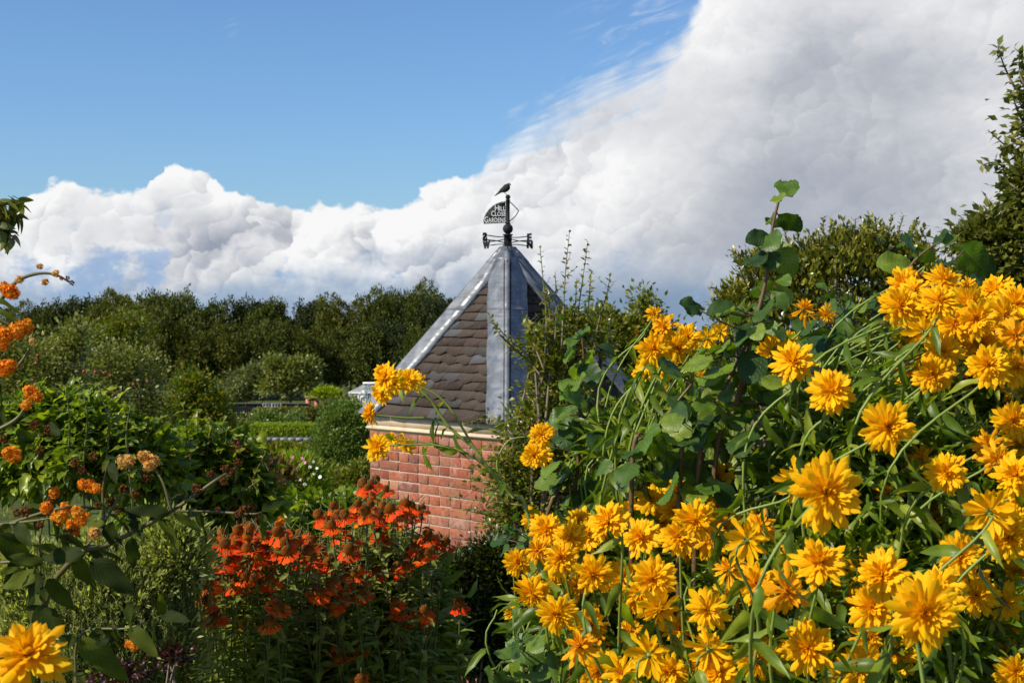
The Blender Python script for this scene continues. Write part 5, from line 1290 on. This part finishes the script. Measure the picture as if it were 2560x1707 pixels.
# ------------------------------------------------------------------ hazel and yellow coneflowers
def hazel():
    specs = [('hazel_shrub', 'hazel with a tall leafy shoot standing against the grey cloud', 3.25,
              [[(1600, 1120), (1680, 960), (1730, 760), (1760, 640), (1775, 520), (1800, 420)], [(1560, 1150), (1600, 1020), (1690, 840), (1740, 740)], [(1640, 1090), (1760, 920), (1800, 840)], [(1450, 1150), (1500, 1000), (1590, 880)]],
              [(1808, 425, 62), (1788, 455, 40), (1782, 505, 58), (1815, 508, 62), (1765, 500, 40), (1770, 550, 62), (1740, 545, 50), (1740, 595, 62), (1800, 592, 70), (1775, 600, 55), (1745, 655, 66), (1800, 640, 40), (1755, 700, 66), (1790, 735, 60), (1700, 715, 80), (1690, 775, 95), (1660, 700, 60), (1640, 800, 90), (1600, 830, 80), (1720, 760, 80), (1560, 860, 90), (1640, 850, 100), (1600, 905, 110), (1545, 940, 90), (1680, 860, 90), (1730, 830, 80), (1650, 940, 90), (1480, 1015, 110), (1570, 960, 95), (1610, 1000, 95), (1590, 1075, 105), (1650, 1050, 90), (1540, 1030, 80), (1500, 1100, 90), (1700, 930, 80), (1700, 1000, 90), (1750, 900, 80), (1530, 1120, 90), (1600, 1130, 90), (1665, 1120, 80), (1760, 780, 60), (1440, 1070, 80), (1780, 870, 70)]),
             ('hazel_shrub', 'hazel behind the yellow flower heads at upper right', 3.9,
              [[(1850, 1000), (1950, 850), (2040, 700), (2100, 600), (2180, 540)], [(1900, 950), (2080, 720), (2150, 640), (2210, 580)], [(1820, 950), (1900, 800), (1920, 700)], [(1950, 900), (2000, 780), (2060, 620)]],
              [(2100, 560, 60), (2065, 600, 80), (2075, 548, 60), (2160, 545, 50), (2180, 540, 42), (2230, 590, 90), (2170, 605, 60), (2250, 610, 80), (2120, 580, 50), (1930, 740, 80), (1990, 755, 90), (2050, 745, 80), (1900, 700, 46), (1880, 770, 90), (1850, 740, 60), (1960, 700, 50), (1970, 800, 80), (1900, 830, 90), (2080, 680, 60), (2215, 560, 50), (2240, 640, 60), (1850, 870, 80), (1830, 790, 70), (2000, 690, 60), (1950, 850, 80), (1870, 930, 80), (1800, 980, 80), (1830, 1040, 70), (2030, 800, 70)]),
             ('hazel_shrub', 'hazel shoot with broad pleated leaves beside the right roof slope', 4.0,
              [[(1250, 1250), (1320, 1120), (1330, 950), (1340, 830), (1335, 760)], [(1300, 1280), (1370, 1150), (1400, 1050), (1410, 1000)]],
              [(1335, 765, 50), (1330, 830, 90), (1310, 805, 60), (1350, 850, 60), (1320, 910, 70), (1290, 960, 70), (1310, 1000, 80), (1380, 1000, 70), (1285, 1085, 90), (1350, 1090, 90), (1410, 1060, 90), (1420, 1120, 100), (1370, 1130, 90), (1320, 1160, 70), (1460, 1150, 90), (1200, 1240, 50), (1150, 1235, 60), (1260, 1100, 60), (1480, 960, 70), (1450, 1100, 70), (1170, 1215, 40), (1230, 1310, 50)]),
             ('vine_seedling', 'low lobed leaf plant under the yellow flowers at lower centre', 3.2,
              [[(1200, 1568), (1190, 1500), (1180, 1460)], [(1220, 1568), (1200, 1520), (1150, 1520)]],
              [(1210, 1490, 80), (1180, 1530, 70), (1230, 1540, 60), (1160, 1560, 60), (1155, 1490, 50), (1250, 1560, 60), (1190, 1440, 40)])]
    for nm, lab, d, st, lv in specs:
        root = thing(nm, lab, 'shrub' if nm != 'vine_seedling' else 'plant', (P(st[0][0][0], 0, d)[0], d, G(d))); sm = MB(); lm = MB()
        b0 = np.array(root.location)
        for w in st:
            c = bez([np.array([P(w[0][0], 0, d)[0] * .8 + b0[0] * .2, d, G(d)])] + [P(x, y, d) for x, y in w], 30); sm.tube(c, np.linspace(.008, .003, len(c)), 6)
        nodes = np.array([[x, y] for w in st for x, y in bez([(a, b, 0) for a, b in w], 24)[:, :2]])
        lv = lv + [(x + rng.normal() * s * .5, y + rng.normal() * s * .45, s * .62) for x, y, s in lv if y > 640 for _ in range(2)]
        for (x, y, s) in lv:
            q = nodes[np.argmin(((nodes - [x, y]) ** 2).sum(1) + 0)]; dj = d + rng.normal() * .10; p0 = P(*q, d); c = P(x, y, dj); sz = s * K / F * d * .98
            dr = norm(c - p0 + np.array([rng.normal() * .02, -.02, -.015])); p1 = c - dr * sz * .5
            lm.inst(LEAF_H[rng.integers(0, 3)], frames(dr[None], np.array([[-.35 + rng.normal() * .5, -.7 + rng.normal() * .3, .55 + .3 * rng.random()]]), sz), p1[None])
            sm.tube(bez([p0, (p0 + p1) / 2 + [0, 0, -.005], p1], 6), .0016, 4)
        sm.build('stems', M_stemr if nm == 'hazel_shrub' else M_stem, root, smooth=True); lm.build('foliage', M_haz, root, smooth=True)


hazel()


def flower_meshes():
    ptm = leaf_grid(6, 4, .235, fold=-.30, droop=.12, peak=.64, tip=.48, serr=.05, nser=2.6)
    ptw = leaf_grid(6, 4, .29, fold=-.25, droop=.16, peak=.58, tip=.6, wavy=.03)
    pin = leaf_grid(4, 2, .28, fold=.6, droop=-.12, peak=.62, tip=.6)

    def one(rings, m, jit=.12, core=.10, seed=0):
        mb = MB()
        for (n, L, el, z, r0, tmm) in rings:
            a = np.arange(n) / n * 6.283 + rng.random() * 6 + rng.normal(size=n) * .16; e = el + rng.normal(size=n) * jit
            ax = np.stack([np.cos(a) * np.cos(e), np.sin(a) * np.cos(e), np.sin(e)], 1); nr = np.stack([-np.cos(a) * np.sin(e), -np.sin(a) * np.sin(e), np.cos(e)], 1) + rng.normal(size=(n, 3)) * .30
            mb.inst(tmm, frames(ax, nr, L * (.74 + .42 * rng.random(n))), np.stack([np.cos(a) * r0, np.sin(a) * r0, 0 * a + z], 1))
        me = mb.mesh('flower', m); return me
    full = [one([(20, .96, -.35 + .1 * k, 0, .04, ptm), (23, .94, -.05, .03, .05, ptm), (23, .84, .20, .06, .05, ptm), (24, .74, .45, .09, .05, ptm), (20, .60, .62, .10, .05, pin), (17, .50, .78, .11, .04, pin), (9, .32, 1.1, .12, .03, pin), (5, .25, 1.35, .12, .01, pin)], M_yel, .27) for k in range(7)]
    loose = [one([(17, 1.0, -.12, 0, .04, ptw), (16, .88, .10, .03, .05, ptm), (17, .66, .40, .06, .05, pin), (12, .42, .7, .08, .05, pin), (12, .26, .9, .08, .05, pin)], M_yel, .24) for k in range(3)]
    amber = [one([(11, .9, -.5, 0, .04, ptm), (12, .8, -.1, .03, .05, ptm), (13, .62, .35, .06, .05, pin), (13, .5, .7, .09, .05, pin), (10, .38, 1.1, .11, .03, pin)], M_amb, .3) for k in range(3)]
    wilt = [one([(12, .75, -.9, 0, .05, ptm), (12, .6, .2, .03, .05, pin), (12, .5, .8, .08, .05, pin), (10, .4, 1.2, .1, .04, pin)], M_wilt, .4) for k in range(2)]
    cal = MB(); a = np.arange(9) / 9 * 6.283; cal.inst(leaf_grid(3, 2, .4, droop=.3), frames(np.stack([np.cos(a), np.sin(a), 0 * a - .1], 1), np.tile([0, 0, -1.], (9, 1)), .34), np.tile([0, 0, -.03], (9, 1))); cal.lathe([(.02, -.16), (.05, -.10), (.12, -.04), (.12, 0)], (0, 0, 0), 8)
    core = MB(); core.lathe([(.001, .26), (.07, .22), (.11, .12), (.12, .0)][::-1], (0, 0, 0), 8)
    return full, loose, amber, wilt, cal.mesh('calyx', M_stem), core.mesh('flower_centre', M_core)


FUL, LOO, AMB, WIL, CAL, CORE = flower_meshes()


def yellow(root, L, d0, sref, base, bend, sm, lm, face=(-.25, -1, .25), dj=.35, wstem=.003, leaf=True, nl=1.0):
    """L: (X, Y, px, kind) kind f full, l loose, a amber, w withered, b back view, s side view"""
    for it in L:
        x, y, s = it[:3]; kd = it[3] if len(it) > 3 else 'f'
        d = d0 * (sref / s) ** .45 if s > sref * .6 else d0 * 1.22; d = min(max(d, 1.9), d0 * 1.25) + rng.normal() * .04
        p = P(x, y, d); r = s * K / F * d * .5 * (1.40 if s < 80 else 1.20)
        if kd == 'l' and s > 98: kd = 'f'
        fc = np.array(face) + rng.normal(size=3) * np.array([.38, .18, .38])
        if kd == 'b': fc = np.array([.5, .75, .35])
        if kd == 's': fc = np.array([-1, -.15, .15])
        if len(it) > 4: fc = np.array(it[4])
        z = norm(fc); xx = norm(np.cross(z, rdir(1)[0])); yy = np.cross(z, xx); R = np.stack([xx, yy, z], 1) * r
        ms = {'f': FUL, 'l': LOO, 'a': AMB, 'w': WIL, 'b': LOO, 's': FUL}[kd]
        f = link_mesh('flower', ms[rng.integers(0, len(ms))], root, R, p)
        if kd == 'w': f['label'] = 'withered brown flower head'
        for me_, nm in ((CAL, 'calyx'), (CORE, 'flower_centre')):
            c = bpy.data.objects.new(nm, me_); COL.objects.link(c); c.parent = f
        if base is not None:
            q1 = p - z * .05 + np.array([0, 0, -.01]); q2 = q1 + np.array(bend) * (.7 + .6 * rng.random()) + rng.normal(size=3) * .03; b0 = np.asarray(base) + rng.normal(size=3) * np.array([.22, .10, 0])
            q3 = q2 + (b0 - q2) * .45 + np.array([rng.normal() * .04, .03, .05]); c = bez([p - z * r * .12, q1, q2, q3, b0], 28); c[:, 1] = np.maximum(c[:, 1], p[1] * .99 if kd != 'b' else p[1] - .12)
            sm.tube(c, np.linspace(wstem * .75, wstem * 1.8, len(c)), 6)
            if leaf: stem_leaves(lm, c[3:20], LEAF_C, .080, .05 / nl, start=.05, opp=False, spread=1.0, droop=.45, taper=-.2)


def coneflowers():
    gz = G(3)
    A = [(2069, 703, 85), (2158, 695, 88), (2124, 762, 72, 'b'), (2192, 748, 85), (2242, 733, 80), (2306, 722, 80, 'l'), (2333, 700, 78), (2269, 840, 95), (2143, 859, 80), (2204, 866, 66), (2090, 851, 66), (2166, 809, 80), (2333, 771, 90, 'a'), (2335, 844, 82), (2109, 897, 56), (2158, 931, 50), (2254, 790, 76), (2290, 778, 70), (2112, 640, 40, 'w'), (2185, 645, 46, 'w'), (2300, 735, 50, 'w'), (2222, 700, 70), (2115, 720, 66), (2310, 943, 60), (2002, 850, 26, 'l'), (2325, 885, 66, 'a'), (2230, 900, 60, 'l'), (2060, 880, 36, 'l'), (2190, 800, 60, 'a'), (2345, 735, 70)]
    B = [(2039, 981, 108, 'f', (-.05, -1, .1)), (1911, 901, 100, 'l'), (1927, 975, 58, 'l'), (1898, 1130, 150, 'l', (.1, -1, .15)), (1832, 1105, 85, 'b'), (2051, 1134, 72, 'a'), (2176, 1085, 90), (2171, 1147, 60, 'l', (.2, -.3, -1)), (1985, 1190, 52, 'w'), (2275, 1176, 110, 'b'), (2267, 1022, 80, 'a'), (2292, 1055, 90, 'a'), (2333, 1093, 96), (2325, 968, 70), (2341, 1018, 70), (2205, 1275, 92, 'f', (0, -1, .05)), (2317, 1234, 110, 'l'), (2335, 1312, 80), (2130, 1234, 36, 'a'), (2138, 1271, 30, 'w'), (2340, 1150, 90), (1823, 832, 78), (1779, 809, 62, 'b'), (1846, 712, 62, 'a', (.2, -.3, 1)), (1790, 850, 36, 'l'), (1745, 760, 0.1)][:-1]
    C = [(1745, 1209, 70, 'a'), (1716, 1240, 90, 'b'), (1670, 1184, 52, 'w'), (1675, 1308, 84, 'a'), (1675, 1365, 70, 'a'), (1882, 1292, 112, 'l'), (1807, 1358, 118, 'a'), (2027, 1320, 104), (1977, 1312, 72, 'l'), (2002, 1395, 96), (2122, 1407, 150, 'l', (0, -1, .1)), (2151, 1358, 104), (2242, 1366, 76), (2308, 1383, 72, 'l'), (2337, 1424, 50, 'a'), (1737, 1515, 88), (1857, 1486, 112), (1944, 1445, 72, 'a'), (1807, 1457, 60, 'l'), (1886, 1428, 52, 'a'), (1790, 1490, 52), (1832, 1540, 46), (1977, 1532, 92), (1944, 1557, 82, 'b'), (2039, 1544, 66), (2333, 1544, 82), (2267, 1568, 42), (1662, 1507, 72, 'b'), (1993, 1465, 84, 'a'), (1920, 1560, 60), (2070, 1420, 80, 'b'), (1880, 1390, 60, 'w'), (2230, 1310, 60, 'a'), (1790, 1300, 50, 'l'), (1900, 1520, 70, 'a'), (2290, 1440, 50, 'a')]
    Dd = [(1256, 1217, 64), (1311, 1236, 68), (1235, 1265, 62, 'a'), (1290, 1281, 66), (1398, 1197, 76), (1471, 1233, 70), (1497, 1148, 58, 'l'), (1553, 1132, 50), (1549, 1168, 58), (1559, 1233, 68), (1598, 1194, 78), (1631, 1239, 68, 'l'), (1608, 1272, 38), (1500, 1265, 42), (1363, 1318, 82), (1324, 1344, 62, 'a'), (1406, 1340, 62, 'a'), (1254, 1331, 50), (1225, 1360, 70), (1280, 1409, 74), (1500, 1327, 78), (1458, 1366, 64), (1515, 1396, 84, 'l'), (1376, 1396, 54), (1357, 1432, 64), (1429, 1402, 46, 'a'), (1448, 1448, 64, 'a'), (1331, 1484, 92, 'a'), (1491, 1503, 92, 'b'), (1540, 1539, 82), (1624, 1399, 88, 'l'), (1628, 1490, 96, 'b'), (1650, 1546, 92), (1178, 1409, 34), (1350, 1222, 42, 'w', (0, -.6, -1)), (1438, 1246, 34, 'w'), (1553, 1484, 52, 'a'), (1461, 1178, 52), (1330, 1195, 52), (1735, 1203, 52), (1430, 1225, 50), (1520, 1200, 56), (1290, 1230, 52), (1580, 1260, 50), (1440, 1300, 50), (1720, 1400, 50, 'a'), (1370, 1460, 60, 'a'), (1500, 1180, 50), (1640, 1340, 44, 'l')]
    E = [(1525, 750, 60, 'a'), (1555, 798, 56), (1500, 803, 60), (1490, 832, 50, 'l'), (1525, 852, 34), (1515, 893, 28), (1480, 850, 40, 'b'), (1655, 762, 34, 'b'), (1625, 777, 40, 'b'), (1610, 862, 24), (1464, 763, 16, 'w'), (1651, 1093, 58), (1479, 1081, 36, 'b'), (1676, 1040, 36, 'b'), (1632, 1015, 28, 'l'), (1575, 788, 44), (1470, 858, 34), (1545, 1015, 22, 'l'), (1700, 1060, 30), (1655, 930, 22, 'a'), (1580, 890, 20), (1612, 792, 26, 'l')]
    Fl = [(888, 868, 54), (878, 900, 42), (905, 880, 46, 'l'), (938, 872, 42), (958, 880, 34), (852, 950, 44, 's'), (868, 1028, 48), (898, 1010, 30, 'b'), (933, 1021, 38, 'l'), (880, 855, 36)]
    H = [(1245, 998, 44), (1238, 1018, 38), (1228, 1045, 46), (1245, 1048, 36), (1215, 1050, 30)]
    sets = [('at upper right, long stems carrying a dense mass of blooms', A, 3.1, 85, (2250, 3.5), (-.28, .02, -.24), (-.2, -1, .35)), ('at right middle, with the largest open bloom', B, 2.75, 95, (2080, 3.2), (-.12, .05, -.16), (-.2, -1, .3)),
            ('in the lower right corner, with amber and open blooms', C, 2.6, 95, (1930, 3.0), (0, .06, -.2), (-.2, -1, .35)), ('at lower centre, a rounded bank of small full blooms', Dd, 3.0, 70, (1450, 3.4), (.04, .06, -.2), (-.3, -1, .35)),
            ('with a small high group of blooms between roof and hazel', E, 3.5, 52, (1500, 3.9), (-.10, .04, -.25), (-.3, -1, .3))]
    for k, (lab, L, d0, sref, (bx, bd), bend, face) in enumerate(sets):
        base = np.array([P(bx, 0, bd)[0], bd, gz - .02]); root = thing('yellow_coneflower', 'tall yellow double coneflower ' + lab, 'flower plant', base, 'yellow double coneflower plants'); sm, lm = MB(), MB()
        yellow(root, L, d0, sref, base, bend, sm, lm, face=face, wstem=.0026)
        ex = []
        for it in L:
            pr = (2.0, .8, 1.6, 1.8, .5)[k]
            for _ in range(int(pr + rng.random())):
                if it[2] > 40 and len(ex) + len(L) < 98:
                    a_ = rng.random() * 6.28; ex.append((it[0] + math.cos(a_) * it[2] * .85, it[1] + math.sin(a_) * it[2] * .65 + 6, min(it[2], 90) * (.6 + .3 * rng.random()), 'fflfffaf'[rng.integers(0, 8)]))
        yellow(root, ex, d0 + .06, sref, base, bend, sm, lm, face=face, leaf=False, wstem=.0022)
        fb = {0: [(2200, 900, 190, 100), (2100, 950, 150, 80), (2300, 1000, 120, 120)], 1: [(2000, 1050, 160, 120), (2180, 1130, 190, 120), (1920, 1030, 90, 80), (1830, 1120, 60, 70)], 2: [(1950, 1330, 230, 110), (2150, 1460, 220, 110), (1750, 1420, 130, 130), (1950, 1530, 260, 80), (2250, 1300, 120, 100)], 3: [(1430, 1310, 170, 90), (1360, 1420, 150, 110), (1570, 1400, 160, 120), (1450, 1520, 190, 80)], 4: [(1510, 965, 34, 40), (1450, 1030, 50, 36)]}[k]
        dd = d0 + .52; s = K / F * dd
        crown(lm, [(P(b[0], b[1], dd), (b[2] * s, .22, b[3] * s), b[2] * b[3]) for b in fb], [150, 250, 270, 170, 70][k], 11, .07, .070, LEAF_C, up=.15, shell=.2)
        for b in fb:
            for _ in range(18):
                q = P(b[0] + rng.normal() * b[2] * .5, b[1] - b[3] * rng.random(), dd - .1 * rng.random()); c = bez([base + rng.normal(size=3) * [.2, .1, 0], (base + q) / 2 + rng.normal(size=3) * .08, q + [rng.normal() * .08, 0, -.12], q], 20); sm.tube(c, np.linspace(.005, .002, len(c)), 5)
        sm.build('stems', M_stem, root, smooth=True); lm.build('foliage', M_rud, root, smooth=True)
    # leaning stem in front of the brick wall
    d = 3.3; Z = lambda x, y: P((860 + x / 1.96) / K, (600 + y / 1.96) / K, d)
    base = np.array([P(1330, 0, 3.4)[0], 3.4, gz - .02]); root = thing('yellow_coneflower', 'leaning yellow double coneflower reaching left across the brick house', 'flower plant', base, 'yellow double coneflower plants'); sm, lm = MB(), MB()
    ws = [([(915, 1400), (830, 1260), (700, 1110), (640, 1020), (520, 920), (400, 760), (290, 695), (220, 665)], .0052), ([(640, 1020), (500, 800), (370, 715), (320, 700)], .003), ([(690, 1100), (590, 1040), (450, 1005), (300, 1003), (170, 1010)], .003), ([(520, 920), (420, 875), (300, 870), (190, 860), (135, 855)], .0022), ([(820, 1250), (750, 1110), (790, 1000), (850, 968), (940, 965)], .003), ([(450, 1005), (360, 985), (240, 980)], .002), ([(290, 695), (230, 730), (185, 750)], .002)]
    for i, (w, r) in enumerate(ws):
        pts = [Z(x, y) for x, y in w]
        if i == 0: pts = [base, (base + pts[0]) / 2 + [.05, 0, 0]] + pts
        c = bez(pts, 44); sm.tube(c, np.linspace(r, r * .55, len(c)), 7); stem_leaves(lm, c[int(len(c) * .2) if i == 0 else 2:], LEAF_L, .085 if i == 0 else .06, .075 if i == 0 else .06, opp=False, spread=1.0, droop=.5, taper=.4)
    yellow(root, Fl, 3.3, 40, None, None, sm, lm, face=(-.35, -1, .1)); yellow(root, H, 3.3, 40, None, None, sm, lm, face=(-.3, -1, .1))
    lm.inst(LEAF_L, frames(np.array([[.3, -.1, -1.], [.15, 0, -1], [-.3, 0, -1], [-.9, 0, .2]]), np.array([[-1, -.6, 0.]] * 4), .07), np.array([Z(540, 950), Z(390, 1010), Z(450, 870), Z(560, 1040)]))
    sm.build('stems', M_stem, root, smooth=True); lm.build('foliage', M_rud, root, smooth=True)
    # bloom close to the lens in the lower left corner
    d = 1.75; p = P(66, 1508, d); base = np.array([p[0] - .06, d + .12, G(2)]); root = thing('yellow_coneflower', 'amber yellow double bloom close to the lens in the lower left corner', 'flower plant', base, 'yellow double coneflower plants'); sm, lm = MB(), MB()
    z = norm(np.array([.12, -.55, .85])); xx = norm(np.cross(z, [0.2, 1, 0])); yy = np.cross(z, xx); f = link_mesh('flower', FUL[1], root, np.stack([xx, yy, z], 1) * (98 * K / F * d), p)
    for me_, nm in ((CAL, 'calyx'), (CORE, 'flower_centre')):
        c = bpy.data.objects.new(nm, me_); COL.objects.link(c); c.parent = f
    c = bez([p - z * .012, p - z * .04, p + [-.03, .04, -.25], base], 20); sm.tube(c, np.linspace(.004, .006, len(c)), 8); stem_leaves(lm, c[6:], LEAF_L, .1, .08, opp=False, spread=1., droop=.4)
    sm.build('stem', M_stem, root, smooth=True); lm.build('foliage', M_rud, root, smooth=True)


coneflowers()
